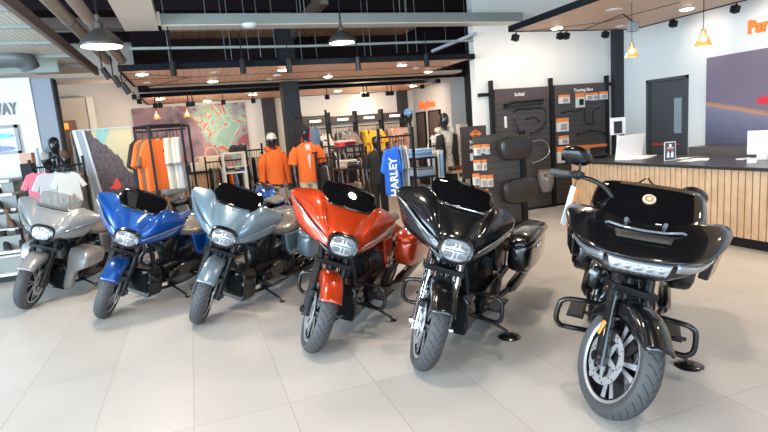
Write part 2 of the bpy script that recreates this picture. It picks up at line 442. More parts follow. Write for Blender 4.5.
    foot = foot or (.12, .42)
    fl = V((foot[0], foot[1]*cos(ph), foot[1]*sin(ph)))
    g = G(); g.tube([(.12, .14, .20), (.14, .17, .19)], .03, 10); g.tube([(.13, .16, .19), fl+V((0, -.03*cos(ph), .035))], [.015, .012], 10)
    g.tube([fl+V((0, -.035, .04)), fl+V((.015, .0, .012))], .01, 8)
    Mf = Matrix.Translation(fl) @ Matrix.Rotation(ph, 4, 'X')
    g.lathe([(.001, .004), (.026, .004), (.03, .010), (.024, .016), (.001, .018)], Mf, 16)
    obj('side_stand', g, SAT, root)
    # ---- fairing
    if kind == 'batwing':
        net = [
            [(.600, 0, 1.155), (.598, .09, 1.157), (.587, .178, 1.153), (.475, .236, 1.222), (.42, .34, 1.19), (.36, .445, 1.140)],
            [(.67, 0, 1.09), (.667, .08, 1.09), (.640, .160, 1.080), (.618, .218, 1.152), (.515, .345, 1.140), (.378, .468, 1.115)],
            [(.73, 0, 1.03), (.727, .07, 1.03), (.692, .140, 1.020), (.680, .208, 1.062), (.56, .345, 1.072), (.40, .455, 1.06)],
            [(.772, 0, .985), (.765, .06, .985), (.735, .125, .972), (.712, .200, .985), (.575, .335, .99), (.43, .425, 1.02)],
            [(.79, 0, .91), (.785, .06, .91), (.757, .13, .90), (.68, .225, .905), (.575, .325, .935), (.462, .408, .985)],
            [(.80, 0, .84), (.79, .06, .842), (.75, .135, .85), (.66, .215, .850), (.56, .295, .868), (.455, .372, .905)],
            [(.72, 0, .815), (.71, .06, .82), (.68, .12, .835), (.60, .185, .825), (.49, .255, .825), (.40, .32, .845)]]
        cl = [V(r[2]) for r in net]
        def isc(p):
            q = V((p.x, abs(p.y), p.z))
            return any((q-c).length < 1e-3 for c in cl)
        g = G().grid([sym(r) for r in net])
        o2 = len(g.v)
        crs = set()
        g.xf(lambda p: p)
        fa = obj('fairing', g, P, root, sub=3, sol=.008, corners=True)
        # crease along the raised edge between centre panel and wings
        me = fa.data; at = me.attributes.new('crease_edge', 'FLOAT', 'EDGE')
        for e in me.edges:
            a, b = me.vertices[e.vertices[0]].co, me.vertices[e.vertices[1]].co
            if isc(a) and isc(b) and a.y*b.y > 0: at.data[e.index].value = .95
            bd = lambda p: any((V((p.x, abs(p.y), p.z))-V(q)).length < 1e-3 for q in net[0])
            if bd(a) and bd(b): at.data[e.index].value = .8
            ob = lambda p: any((V((p.x, abs(p.y), p.z))-V(q[-1])).length < 1e-3 for q in net)
            if ob(a) and ob(b) and a.y*b.y > 0: at.data[e.index].value = .8
        for v in me.vertices: v.co = st(v.co)
        hx, hz = .80, .908
        def hl(a, ex, ey, dx): # rounded headlight outline
            c, s = cos(a), sin(a)
            y = ex*math.copysign(abs(c)**.72, c); z = ey*math.copysign(abs(s)**.72, s)*(1 if s > 0 else 1.0)
            y *= 1-.16*(z/ey)*(-1)*0-.10*max(0, -z/ey)
            return (hx+dx-.9*y*y-z*.22, y, hz+z)
        AN = [2*pi*i/32 for i in range(32)]
        g = G(); g.loft([[hl(a, ex, ey, dx) for a in AN] for ex, ey, dx in ((.125, .092, -.05), (.127, .094, .004), (.120, .087, .018), (.106, .073, .012), (.104, .071, -.01))], caps=False)
        hb = obj('headlight', g, BLK, fa, xf=st)
        g = G(); g.loft([[hl(a, ex, ey, dx) for a in AN] for ex, ey, dx in ((.106, .073, -.002), (.09, .06, .008), (.05, .03, .013), (.005, .003, .014))], mi=0)
        for yy, zz, w, h in ((-.052, .034, .034, .020), (.052, .034, .034, .020), (-.052, -.030, .034, .022), (.052, -.030, .034, .022), (0, .036, .010, .018), (0, -.03, .010, .022)):
            g.loft([[(hx+.016-.9*yy*yy-zz*.22+d, yy+w*q*math.copysign(abs(cos(a))**.5, cos(a)), hz+zz+h*q*math.copysign(abs(sin(a))**.5, sin(a))) for a in AN[::2]] for d, q in ((-.012, 1), (0, 1), (.001, .75))], mi=1)
        g.cbox((hx+.018, 0, hz+.003), (.006, .17, .008), 1)
        obj('headlight_lens', g, [LENS, LENSD], fa, xf=st)
        # chin trim below the headlight
        g = G(); g.grid([sym(r) for r in ([(.795, 0, .838), (.785, .07, .842), (.748, .135, .86), (.70, .18, .88)], [(.815, 0, .812), (.80, .07, .815), (.755, .145, .835), (.70, .195, .862)], [(.77, 0, .79), (.755, .07, .795), (.71, .13, .82), (.66, .18, .85)])])
        obj('fairing_chin', g, BLK, fa, xf=st, sol=.006, sub=1)
        # light strips on the wings
        for s in (-1, 1):
            c0 = [V((.775, .150, .925)), V((.705, .215, .955)), V((.63, .285, .99)), V((.53, .37, 1.04)), V((.435, .44, 1.075))]
            c0 = spline(c0, 4)
            rows = []
            for i, p in enumerate(c0):
                w = .010+.006*sin(pi*i/(len(c0)-1))
                up = V((.3, .25, .9)).normalized()
                o = V((.75, .55, .15)).normalized()*.012
                rows.append([(q.x, s*q.y, q.z) for q in (p+o-up*w, p+o*1.5, p+o+up*w)])
            obj('light_strip', G().grid(rows), STRIP, fa, xf=st, sol=.006)
        # windshield
        base = [(.585, -.178, 1.153), (.604, -.09, 1.16), (.608, 0, 1.158), (.604, .09, 1.16), (.585, .178, 1.153)]
        bot = [(.465, -.241, 1.215), (.525, -.212, 1.186)]+base+[(.525, .212, 1.186), (.465, .241, 1.215)]
        mid = [(.425, -.238, 1.232), (.455, -.222, 1.225), (.49, -.185, 1.218), (.51, -.09, 1.222), (.515, 0, 1.224), (.51, .09, 1.222), (.49, .185, 1.218), (.455, .222, 1.225), (.425, .238, 1.232)]
        top = [(.39, -.232, 1.248), (.372, -.222, 1.272), (.362, -.188, 1.286), (.358, -.09, 1.296), (.358, 0, 1.298), (.358, .09, 1.296), (.362, .188, 1.286), (.372, .222, 1.272), (.39, .232, 1.248)]
        ws = obj('windshield', G().grid([bot, mid, top]), mat('clear_windshield', (.20, .23, .25), .03, 0, coat=1, alpha=.45) if clear else SMK, fa, xf=st, sol=.004, sub=2, corners=True)
        g = G(); g.tube([(.612, -.15, 1.163), (.625, -.08, 1.166), (.628, 0, 1.165), (.625, .08, 1.166), (.612, .15, 1.163)], .006, 8, smooth=3)
        obj('windshield_trim', g, CHR if fx is CHR else BLK, fa, xf=st)
        # inner fairing
        g = G()
        ring = [(.24, 1.14), (.36, 1.10), (.42, 1.03), (.34, .93), (.2, .87), (0, .85)]
        rg = [(-y, z) for y, z in ring[::-1]][:-0 or None]+ring[:-1][::-1][::-1]
        rg = [(-y, z) for y, z in ring]+[(y, z) for y, z in ring[::-1][1:]]
        g.loft([[(x, y*k, 1.0+(z-1.0)*k) for y, z in rg] for x, k in ((.50, .92), (.40, 1.0), (.385, .93))])
        inf = obj('inner_fairing', g, SAT, root, xf=st)
        g = G().cbox((.38, 0, 1.03), (.01, .22, .13)); obj('display_screen', g, GLS, inf, xf=st, bev=.004)
        for s in (-1, 1): obj('speaker', G().disc((.383, s*.24, .98), (1, 0, 0), .06, .012, 20), BLK, inf, xf=st)
    elif kind == 'naked':
        g = G(); g.loft([[(x, k*.095*cos(t), .90+k*.095*sin(t)) for t in [2*pi*i/24 for i in range(24)]] for x, k in ((.52, .35), (.56, .8), (.64, 1.), (.68, 1.04), (.69, .9))])
        hl = obj('headlight', g, BLK, root, xf=st); obj('headlight_lens', G().ball((.675, 0, .90), (.02, .085, .085), 16), LENS, hl, xf=st)
    else:
        net = [
            [(.56, 0, 1.135), (.56, .12, 1.135), (.54, .22, 1.13), (.50, .31, 1.125), (.43, .38, 1.12), (.36, .42, 1.11)],
            [(.69, 0, 1.075), (.68, .14, 1.075), (.64, .26, 1.075), (.575, .355, 1.08), (.49, .42, 1.09), (.40, .45, 1.09)],
            [(.81, 0, 1.01), (.795, .15, 1.01), (.73, .28, 1.015), (.63, .375, 1.035), (.515, .43, 1.06), (.41, .458, 1.075)],
            [(.895, 0, .965), (.875, .17, .965), (.785, .30, .975), (.655, .39, 1.0), (.525, .435, 1.035), (.415, .46, 1.06)],
            [(.895, 0, .952), (.875, .17, .952), (.785, .295, .962), (.655, .385, .988), (.525, .43, 1.023), (.415, .455, 1.048)],
            [(.865, 0, .945), (.845, .17, .945), (.755, .28, .95), (.63, .365, .975), (.50, .41, 1.01), (.41, .43, 1.035)],
            [(.865, 0, .865), (.838, .165, .868), (.735, .27, .895), (.60, .35, .94), (.48, .395, .99), (.40, .41, 1.01)],
            [(.875, 0, .855), (.845, .165, .858), (.735, .28, .885), (.60, .365, .93), (.475, .41, .985), (.40, .42, 1.0)],
            [(.77, 0, .79), (.74, .13, .80), (.66, .22, .835), (.55, .30, .885), (.45, .36, .95), (.39, .39, .985)],
            [(.62, 0, .77), (.60, .10, .785), (.54, .18, .82), (.46, .25, .87), (.40, .31, .93), (.36, .34, .97)]]
        fa = obj('fairing', G().grid([sym(r) for r in net]), P, root, sub=2, sol=.008)
        g = G()
        rows = []
        for x, z, k in ((.868, .942, 0), (.884, .93, .3), (.882, .89, .7), (.866, .868, 1)):
            rows.append([(x-.9*y*y, y, z+.10*y*y) for y in [(.165-.03*k)*(-1+2*i/12) for i in range(13)]])
        g.grid(rows)
        for k in range(5):
            y = -.11+.055*k
            g.loft([[(.888-.9*y*y+d, y+.018*q*cos(a), .908+.016*q*sin(a)) for a in [2*pi*i/12 for i in range(12)]] for d, q in ((-.01, 1), (.002, 1), (.005, .6))], mi=1)
        for k in range(8):
            y = -.12+.034*k
            g.cbox((.893-.9*y*y, y, .880), (.006, .02, .006), 2)
        hl = obj('headlight', g, [LENS, LENSD, BLK], fa, sol=.006)
        for s in (-1, 1):
            c0 = spline([V((.845, .175, .935)), V((.775, .265, .930)), V((.70, .325, .945)), V((.63, .36, .965))], 4)
            rows = []
            for i, p in enumerate(c0):
                w = .020-.012*i/(len(c0)-1)
                rows.append([(q.x, s*q.y, q.z) for q in (p+V((.004, .004, -w*1.6)), p+V((.010, .010, 0)), p+V((.004, .004, w)))])
            obj('light_strip', G().grid(rows), STRIP, fa, sol=.006)
            g = G(); g.loft([[(x, s*y, z) for x, y, z in ((.60-d, .37+e, .93), (.50-d, .41+e, .98), (.42-d, .43+e, .96), (.44-d, .41+e, .84), (.52-d, .37+e, .80))] for d, e in ((0, 0), (.03, -.05))])
            obj('air_deflector', g, BLK, fa, bev=.01)
        # vent in the upper panel
        g = G(); g.grid([[(.735+.0-.5*y*y, y, 1.066+.0) for y in [-.15+.03*i for i in range(11)]], [(.785-.5*y*y, y, 1.040) for y in [-.135+.027*i for i in range(11)]]])
        obj('fairing_vent', g, mat('vent_dark', (.03, .025, .02), .5), fa, sol=.01)
        # windshield
        bot = [(.44, -.32, 1.115), (.50, -.30, 1.115), (.595, -.225, 1.10), (.65, -.11, 1.088), (.665, 0, 1.085)]
        mid = [(.35, -.31, 1.19), (.40, -.29, 1.192), (.46, -.22, 1.192), (.50, -.11, 1.19), (.51, 0, 1.19)]
        top = [(.28, -.30, 1.225), (.29, -.28, 1.255), (.31, -.22, 1.272), (.33, -.11, 1.28), (.335, 0, 1.282)]
        mk = lambda r: [V(p) for p in r]+[V((p[0], -p[1], p[2])) for p in r[-2::-1]]
        ws = obj('windshield', G().grid([mk(bot), mk(mid), mk(top)]), SMK, fa, sol=.004, sub=2)
        g = G(); g.tube([(.62, -.225, 1.062), (.675, -.185, 1.085), (.715, -.1, 1.078), (.725, 0, 1.076), (.715, .1, 1.078), (.675, .185, 1.085), (.62, .225, 1.062)], .007, 8)
        for y in (-.1, .1): g.disc((.645, y, 1.105), (.5, 0, .8), .012, .02, 10)
        obj('windshield_trim', g, STRIP, fa)
        n_ = V((.62, 0, .78)).normalized(); c_ = V((.478, 0, 1.212))
        em = G()
        for rr, h, mi in ((.036, .004, 0), (.024, .008, 1), (.012, .011, 0)): em.disc(c_+n_*.001, n_, rr, h, 24, mi)
        obj('windshield_badge', em, [mat('badge_cream', (.75, .6, .42), .35, .2), mat('badge_ring', (.45, .25, .15), .35, .3)], fa)
        g = G()
        g.loft([[(x, y*k, 1.02+(z-1.02)*k) for y, z in ((-.36, 1.09), (-.42, 1.02), (-.3, .9), (0, .86), (.3, .9), (.42, 1.02), (.36, 1.09))] for x, k in ((.50, .9), (.36, 1.0))])
        inf = obj('inner_fairing', g, SAT, root)
        obj('display_screen', G().cbox((.355, 0, 1.0), (.01, .3, .12)), GLS, inf, bev=.004)
    # ---- handlebar
    if kind == 'naked':
        hb = [(.06, .34, .86), (.18, .28, .87), (.34, .2, .90), (.40, .1, .92), (.42, 0, .92)]
    elif kind == 'batwing':
        hb = [(.10, .43, 1.04), (.22, .36, 1.06), (.34, .22, 1.06), (.40, .1, 1.03), (.42, 0, 1.02)]
    else:
        hb = [(.06, .47, 1.14), (.16, .40, 1.17), (.30, .26, 1.18), (.37, .12, 1.08), (.39, 0, 1.02)]
    g = G().tube([(x, -y, z) for x, y, z in hb]+hb[-2::-1], .0145, 10, smooth=5)
    bar = obj('handlebar', g, SAT, root, xf=st)
    e0, e1 = V(hb[0]), V(hb[1])
    for s in (-1, 1):
        f = lambda p: V((p[0], s*p[1], p[2]))
        d = (e1-e0).normalized()
        obj('grip', G().tube([f(e0-d*.01), f(e0+d*.12)], .018, 12), RUB, bar, xf=st)
        g = G().cbox(f(e0+d*.16), (.05, .05, .05)); g.cbox(f(e0+d*.16+V((.04, 0, .015))), (.05, .04, .035))
        obj('hand_control', g, SAT, bar, xf=st, bev=.008)
        g = G().tube([f(e0+d*.15+V((.04, 0, 0))), f(e0+d*.05+V((.065, 0, -.01))), f(e0-d*.02+V((.075, 0, -.015)))], [.009, .007, .006], 8, smooth=3)
        obj('hand_lever', g, SAT, bar, xf=st)
        if kind == 'shark':
            mc = e0+d*.08+V((.06, .0, .13))
            g = G().tube([f(e0+d*.17), f(e0+d*.14+V((.03, 0, .07))), f(mc)], .007, 8, smooth=3)
            g.ball(f(mc), (.032, .105, .058), 14)
            mr = obj('mirror', g, BLK, bar, xf=st)
            obj('mirror_glass', G().disc(f(mc+V((-.024, 0, 0))), (1, 0, 0), .045, .004, 18), CHR, mr, xf=st)
    # settle both tyres on the floor
    mw = Matrix.Rotation(psi, 4, 'Z') @ Matrix.Rotation(-ph, 4, 'X')
    lo = {}
    for ch in root.children if False else [x for x in COL.objects if x.parent and x.parent.parent == root and x.name.startswith('tire')]:
        k = ch.parent.name.split('.')[0]
        lo[k] = min((mw @ v.co).z for v in ch.data.vertices)
    zf, zr = lo['front_wheel'], lo['rear_wheel']
    # pitch about local y so that both touch (small)
    pit = math.atan2(zf-zr, 1.62)
    root.rotation_euler = (-ph, pit, psi) 
    mw = (root.rotation_euler.to_matrix()).to_4x4()
    root['lo'] = 0.
    zs = [min((mw @ v.co).z for v in x.data.vertices) for x in COL.objects if x.parent and x.parent.parent == root and x.name.startswith('tire')]
    root.location.z = -min(zs)
    del root['lo']
    # keep the stand on the floor after settling
    so = [x for x in COL.objects if x.parent == root and x.name.startswith('side_stand')][0]
    ms = min((mw @ v.co).z for v in so.data.vertices)+root.location.z
    n_ = mw.inverted() @ V((0, 0, 1))
    for v in so.data.vertices:
        if v.co.z < .17 or v.co.y > .2:
            t = min(1, max(0, (v.co.y-.16)/(foot[1]-.2))); v.co -= n_*(ms-STANDZ.get(name+label, 0))*t
    return root
STANDZ = {}
BRZ = .13
def bike_point(root, p):
    m = root.rotation_euler.to_matrix().to_4x4(); m.translation = root.location
    return m @ V(p)
# ------------------------------------------------------------------ surfaces
def m_floor():
    m, nt, b, N = nodes('floor_tiles'); L = nt.links.new
    tc = N('ShaderNodeTexCoord'); sp = N('ShaderNodeSeparateXYZ'); L(tc.outputs['Object'], sp.inputs[0])
    def mth(op, a, c=None, clamp=False):
        n = nt.nodes.new('ShaderNodeMath'); n.operation = op; n.use_clamp = clamp
        for i, v in enumerate((a, c)):
            if v is None: continue
            if isinstance(v, (int, float)): n.inputs[i].default_value = v
            else: L(v, n.inputs[i])
        return n.outputs[0]
    edges = []; cells = []
    for ax, o, p in (('X', .2, .59), ('Y', -2.07, 1.19)):
        u = mth('DIVIDE', mth('ADD', sp.outputs[ax], o), p)
        fr = mth('FRACT', u); cells.append(mth('FLOOR', u))
        d = mth('MINIMUM', fr, mth('SUBTRACT', 1., fr))
        edges.append(mth('MULTIPLY', d, p))
    e = mth('MINIMUM', edges[0], edges[1])
    g = mth('SUBTRACT', 1., mth('DIVIDE', e, .0035, True), True)
    cv = N('ShaderNodeCombineXYZ'); L(cells[0], cv.inputs[0]); L(cells[1], cv.inputs[1])
    wn = N('ShaderNodeTexWhiteNoise'); L(cv.outputs[0], wn.inputs['Vector'])
    nz = N('ShaderNodeTexNoise'); nz.inputs['Scale'].default_value = 1.6; nz.inputs['Detail'].default_value = 6; L(tc.outputs['Object'], nz.inputs['Vector'])
    mixv = mth('ADD', mth('MULTIPLY', wn.outputs['Value'], .35), mth('MULTIPLY', nz.outputs['Fac'], .65))
    cr = N('ShaderNodeValToRGB'); cr.color_ramp.elements[0].color = (.50, .475, .45, 1); cr.color_ramp.elements[1].color = (.58, .555, .525, 1)
    cr.color_ramp.elements[0].position = .25; cr.color_ramp.elements[1].position = .75
    L(mixv, cr.inputs['Fac'])
    mx = N('ShaderNodeMix'); mx.data_type = 'RGBA'; L(g, mx.inputs['Factor']); L(cr.outputs['Color'], mx.inputs[6]); mx.inputs[7].default_value = (.30, .26, .22, 1)
    L(mx.outputs[2], b.inputs['Base Color']); b.inputs['Roughness'].default_value = .30; b.inputs['Specular IOR Level'].default_value = .5
    return m
def m_slats(name, c0, c1, pitch, axis, rough=.5):
    m, nt, b, N = nodes(name); L = nt.links.new
    tc = N('ShaderNodeTexCoord'); sp = N('ShaderNodeSeparateXYZ'); L(tc.outputs['Object'], sp.inputs[0])
    d = N('ShaderNodeMath'); d.operation = 'DIVIDE'; L(sp.outputs[axis], d.inputs[0]); d.inputs[1].default_value = pitch
    fr = N('ShaderNodeMath'); fr.operation = 'FRACT'; L(d.outputs[0], fr.inputs[0])
    fl = N('ShaderNodeMath'); fl.operation = 'FLOOR'; L(d.outputs[0], fl.inputs[0])
    gt = N('ShaderNodeMath'); gt.operation = 'GREATER_THAN'; L(fr.outputs[0], gt.inputs[0]); gt.inputs[1].default_value = .90
    wn = N('ShaderNodeTexWhiteNoise'); wn.noise_dimensions = '1D'; L(fl.outputs[0], wn.inputs['W'])
    nz = N('ShaderNodeTexNoise'); nz.inputs['Scale'].default_value = 7; nz.inputs['Detail'].default_value = 5
    mp = N('ShaderNodeMapping'); mp.inputs['Scale'].default_value = (1, .15, .3) if axis == 'X' else (.15, 1, .3); L(tc.outputs['Object'], mp.inputs[0]); L(mp.outputs[0], nz.inputs['Vector'])
    ad = N('ShaderNodeMath'); ad.operation = 'MULTIPLY_ADD'; L(wn.outputs['Value'], ad.inputs[0]); ad.inputs[1].default_value = .5
    ml = N('ShaderNodeMath'); ml.operation = 'MULTIPLY'; L(nz.outputs['Fac'], ml.inputs[0]); ml.inputs[1].default_value = .5; L(ml.outputs[0], ad.inputs[2])
    mx = N('ShaderNodeMix'); mx.data_type = 'RGBA'; L(ad.outputs[0], mx.inputs['Factor']); mx.inputs[6].default_value = (*c0, 1); mx.inputs[7].default_value = (*c1, 1)
    m2 = N('ShaderNodeMix'); m2.data_type = 'RGBA'; L(gt.outputs[0], m2.inputs['Factor']); L(mx.outputs[2], m2.inputs[6]); m2.inputs[7].default_value = (c0[0]*.66, c0[1]*.62, c0[2]*.6, 1)
    L(m2.outputs[2], b.inputs['Base Color']); b.inputs['Roughness'].default_value = rough
    return m
FLOOR = m_floor()
WOOD_SOF = m_slats('raft_timber_boards', (.80, .44, .28), (.88, .52, .36), .115, 'X', .45)
WOOD_SOF_Y = m_slats('counter_raft_boards', (.74, .50, .35), (.86, .62, .46), .115, 'Y', .45)
WOOD_BACK = m_slats('back_counter_slats', (.42, .26, .15), (.52, .34, .2), .06, 'X', .5)
OAK = mat('oak_slat', (.62, .40, .235), .45, var=(6, (.72, .50, .32)))
OAKD = mat('oak_recess', (.34, .21, .12), .7)
WALL = mat('wall_paint_white', (.80, .76, .71), .75)
WALLC = mat('wall_paint_cool', (.76, .755, .735), .7)
WALLB = mat('wall_paint_beige', (.66, .58, .51), .8)
DKG = mat('charcoal_paint', (.036, .037, .042), .6, spec=.25)
MIDG = mat('grey_cladding', (.27, .29, .33), .45)
DARKC = mat('dark_ceiling', (.022, .015, .017), .9, spec=.1)
BKM = mat('black_metal', (.012, .012, .014), .5, spec=.25)
FASC = mat('raft_fascia', (.008, .010, .013), .8, spec=.15)
GALV = mat('galvanised_steel', (.27, .30, .28), .45, .35)
BEIGE = mat('duct_beige', (.76, .67, .56), .6)
PIPE = mat('pipe_lagging', (.56, .48, .41), .55)
BRN = mat('brown_steel', (.20, .14, .12), .6)
DECK = m_slats('deck_boards', (.25, .16, .10), (.40, .26, .16), .16, 'X', .7)
WHT = mat('white_plastic', (.85, .86, .88), .35)
LAMPW = mat('downlight_glow', (1, .9, .75), .5, emit=(1., .80, .55), es=60)
DIM = mat('raft_disc_pale', (.72, .58, .48), .4)
SLAT = None
def m_panelboard():
    m, nt, b, N = nodes('slatwall_grey'); L = nt.links.new
    tc = N('ShaderNodeTexCoord'); sp = N('ShaderNodeSeparateXYZ'); L(tc.outputs['Object'], sp.inputs[0])
    d = N('ShaderNodeMath'); d.operation = 'DIVIDE'; L(sp.outputs['Z'], d.inputs[0]); d.inputs[1].default_value = .1
    fr = N('ShaderNodeMath'); fr.operation = 'FRACT'; L(d.outputs[0], fr.inputs[0])
    gt = N('ShaderNodeMath'); gt.operation = 'GREATER_THAN'; L(fr.outputs[0], gt.inputs[0]); gt.inputs[1].default_value = .87
    mx = N('ShaderNodeMix'); mx.data_type = 'RGBA'; L(gt.outputs[0], mx.inputs['Factor']); mx.inputs[6].default_value = (.070, .060, .058, 1); mx.inputs[7].default_value = (.03, .028, .028, 1)
    L(mx.outputs[2], b.inputs['Base Color']); b.inputs['Roughness'].default_value = .5
    return m
SLAT = m_panelboard()

# ------------------------------------------------------------------ setting
CZ = 4.7
struct('floor', G().box((-8, -4.6, -.12), (8.1, 15.1, 0)), FLOOR)
struct('ceiling', G().box((-8, -4.6, CZ), (8.3, 15.3, CZ+.15)), DARKC)
struct('wall_back', G().box((-8, 15.1, 0), (8.3, 15.3, CZ)), WALL)
struct('added_dark_backing', G().box((-.88, 12.45, 2.9), (6.9, 12.55, CZ)), DARKC)  # dark sheet added to keep the space above the rafts black
struct('wall_right', G().box((8.1, -4.6, 0), (8.3, 6.9, CZ)).box((8.1, 7.79, 0), (8.3, 15.3, CZ)).box((8.1, 6.9, 2.22), (8.3, 7.79, CZ)), WALLC)
struct('wall_display', G().box((4.87, 8.45, 0), (8.1, 8.62, CZ)), WALL)
struct('wall_fitting_room', G().box((6.5, 12.6, 0), (8.1, 15.1, CZ)), WALL)
struct('wall_left', G().box((-8.2, 6.5, 0), (-8, 15.3, CZ)).box((-8.2, -4.6, 0), (-8, 6.5, .35)).box((-8.2, -4.6, 3.6), (-8, 6.5, CZ)), WALL)
g = G()
for k in range(6): g.box((-8.15, -4.6+2.22*k-.04, .35), (-8.03, -4.6+2.22*k+.04, 3.6))
g.box((-8.15, -4.6, 2.6), (-8.03, 6.5, 2.68))
struct('window_1', g, BKM)
struct('wall_front', G().box((-8.2, -4.8, 0), (8.3, -4.6, .3)).box((-8.2, -4.8, 3.7), (8.3, -4.6, CZ)).box((4.5, -4.8, .3), (8.3, -4.6, 3.7)), WALL)
g = G()
for k in range(7): g.box((-8+2.08*k-.04, -4.75, .3), (-8+2.08*k+.04, -4.63, 3.7))
struct('window_2', g, BKM)
# corner column by the counter, columns in the hall
struct('trim_1', G().box((7.88, 8.34, 0), (8.1, 8.45, CZ)), DKG)
struct('trim_2', G().box((6.93, 12.15, 0), (7.35, 12.6, CZ)), DKG)
struct('trim_3', G().box((5.98, 14.75, 0), (6.2, 15.1, 2.8)), DKG)
def px_box(x0, x1, yy, Y, d, z0, z1, h=.0):
    a, b = aY(x0, yy, Y), aY(x1, yy, Y)
    return G().box((a.x, Y, z0), (b.x, Y+d, z1))
struct('trim_4', px_box(284.5, 300.5, 105, 11.3, .4, 0, CZ), DKG)
struct('trim_5', px_box(263.5, 275.5, 108, 14.7, .35, 0, 2.8), DKG)
# door in the right wall
g = G().box((8.16, 6.9, 0), (8.2, 7.79, 2.22), 0)
for a, b in (((8.08, 6.9, 0), (8.18, 6.95, 2.22)), ((8.08, 7.74, 0), (8.18, 7.79, 2.22)), ((8.08, 6.9, 2.17), (8.18, 7.79, 2.22))): g.box(a, b, 0)
dr = struct('door_1', g, mat('door_charcoal', (.075, .08, .085), .4))
p = aX(676, 98, 8.15); q = aX(681.5, 133, 8.15)
obj('vision_pane', G().box((8.14, q.y, q.z), (8.165, p.y+.03, p.z)), mat('pane_grey', (.30, .36, .42), .08, coat=1), dr)
obj('door_handle', G().box((8.11, 7.1, 1.02), (8.14, 7.66, 1.055)), mat('red_bar', (.7, .06, .04), .4), dr, bev=.005)
# fitting-room doors
for i, (xa, xb) in enumerate(((418.5, 427), (430.5, 442))):
    a, b = aX(xa, 130, 6.5), aX(xb, 130, 6.5)
    y0, y1 = min(a.y, b.y), max(a.y, b.y)
    g = G().box((6.46, y0, 0), (6.5, y1, 2.1)); g.box((6.44, y0, 0), (6.5, y0+.04, 2.14), 1); g.box((6.44, y1-.04, 0), (6.5, y1, 2.14), 1); g.box((6.44, y0, 2.1), (6.5, y1, 2.14), 1)
    d_ = struct('door_%d' % (i+2), g, [mat('fitting_door_brown', (.13, .09, .08), .55), DKG])
p = aX(419.5, 108.5, 6.49)
t = text_mesh('fitting_room_sign', 'Fitting Room', .285, mat('sign_orange', (.80, .16, .03), .5, emit=(.9, .2, .04), es=.35), (6.47, p.y, p.z), (0, -1, 0), (0, 0, 1), ext=.012, bold=.004, sx=.72)
tag(t, 'orange lettering reading Fitting Room above two brown doors', 'sign')
p = aX(748, 34, 8.08)
t = text_mesh('parts_sign', 'Parts', .27, MATS['sign_orange'], (8.07, p.y, p.z), (0, -1, 0), (0, 0, 1), ext=.015, bold=.008, sx=.86)
tag(t, 'orange Parts lettering high on the wall above the mural', 'sign')

# ------------------------------------------------------------------ ceiling rafts
def downlight(x, y, z, label, group, r=.07, on=True, pw=1.):
    e = empty('ceiling_light', (x, y, z)); tag(e, label, 'light', group)
    obj('trim_ring', G().lathe([(r, 0), (r+.018, -.004), (r+.018, -.010), (r-.006, -.010), (r-.006, 0)], n=20), WHT, e)
    obj('diffuser', G().lathe([(r-.006, -.006), (r*.8, -.016), (r*.4, -.021), (.001, -.022)], n=20), LAMPW if on else DIM, e)
    if on:
        l = bpy.data.lights.new('downlight', 'SPOT'); l.energy = DL*pw; l.color = (1, .80, .60); l.spot_size = R(130); l.spot_blend = .9; l.shadow_soft_size = .08
        o = bpy.data.objects.new('downlight', l); COL.objects.link(o); o.parent = e; o.location = (0, 0, -.03)
    return e
DL = 38
ORD = ['first', 'second', 'third', 'fourth', 'fifth', 'sixth', 'seventh', 'eighth', 'ninth', 'tenth', 'eleventh', 'twelfth', 'thirteenth', 'fourteenth', 'fifteenth', 'sixteenth', 'seventeenth', 'eighteenth', 'nineteenth', 'twentieth', 'twenty-first', 'twenty-second', 'twenty-third', 'twenty-fourth']
def raft(label, x0, x1, y0, y1, z, wood, inlays=()):
    e = empty('ceiling_raft', ((x0+x1)/2, (y0+y1)/2, z)); tag(e, label, 'ceiling panel', 'timber ceiling rafts')
    o = V(e.location)
    def w(p): return V(p)-o
    g = G().box((x0+.03, y0+.03, z), (x1-.03, y1-.03, z+.03)); obj('timber_lining', g, wood, e, smooth=False, xf=w)
    e.children and None
    g = G()
    for a, b in (((x0, y0, z-.01), (x1, y0+.03, z+.075)), ((x0, y1-.03, z-.01), (x1, y1, z+.075)), ((x0, y0, z-.01), (x0+.03, y1, z+.075)), ((x1-.03, y0, z-.01), (x1, y1, z+.075))): g.box(a, b)
    obj('fascia', g, FASC, e, smooth=False, xf=w)
    g = G()
    for (ax, ay), (bx, by) in inlays:
        d = V((bx-ax, by-ay, 0)).normalized(); n = V((-d.y, d.x, 0))*.012
        A, Bp = V((ax, ay, z)), V((bx, by, z))
        g.add([A-n, A+n, Bp+n, Bp-n, A-n-V((0, 0, .004)), A+n-V((0, 0, .004)), Bp+n-V((0, 0, .004)), Bp-n-V((0, 0, .004))], [(0, 1, 2, 3), (4, 5, 6, 7), (0, 1, 5, 4), (1, 2, 6, 5), (2, 3, 7, 6), (3, 0, 4, 7)])
    if inlays: obj('inlay_strip', g, BKM, e, smooth=False, xf=w)
    return e
def Z2(x, y, z): p = aZ(x, y, z); return (p.x, p.y)
R1 = raft('long timber-lined ceiling raft nearest the camera over the clothing', -.80, 4.80, 8.3, 10.35, 2.8, WOOD_SOF, [(Z2(122, 73, 2.8), Z2(190, 77, 2.8)), (Z2(140, 89, 2.8), Z2(190, 77, 2.8)), (Z2(190, 77, 2.8), Z2(440, 66, 2.8)), (Z2(125, 80, 2.8), Z2(190, 77, 2.8)), (Z2(440, 66, 2.8), Z2(472, 71, 2.8))])
R2 = raft('timber-lined ceiling raft farthest back, above the wall mural', -.88, 6.15, 12.6, 14.7, 2.8, WOOD_SOF)
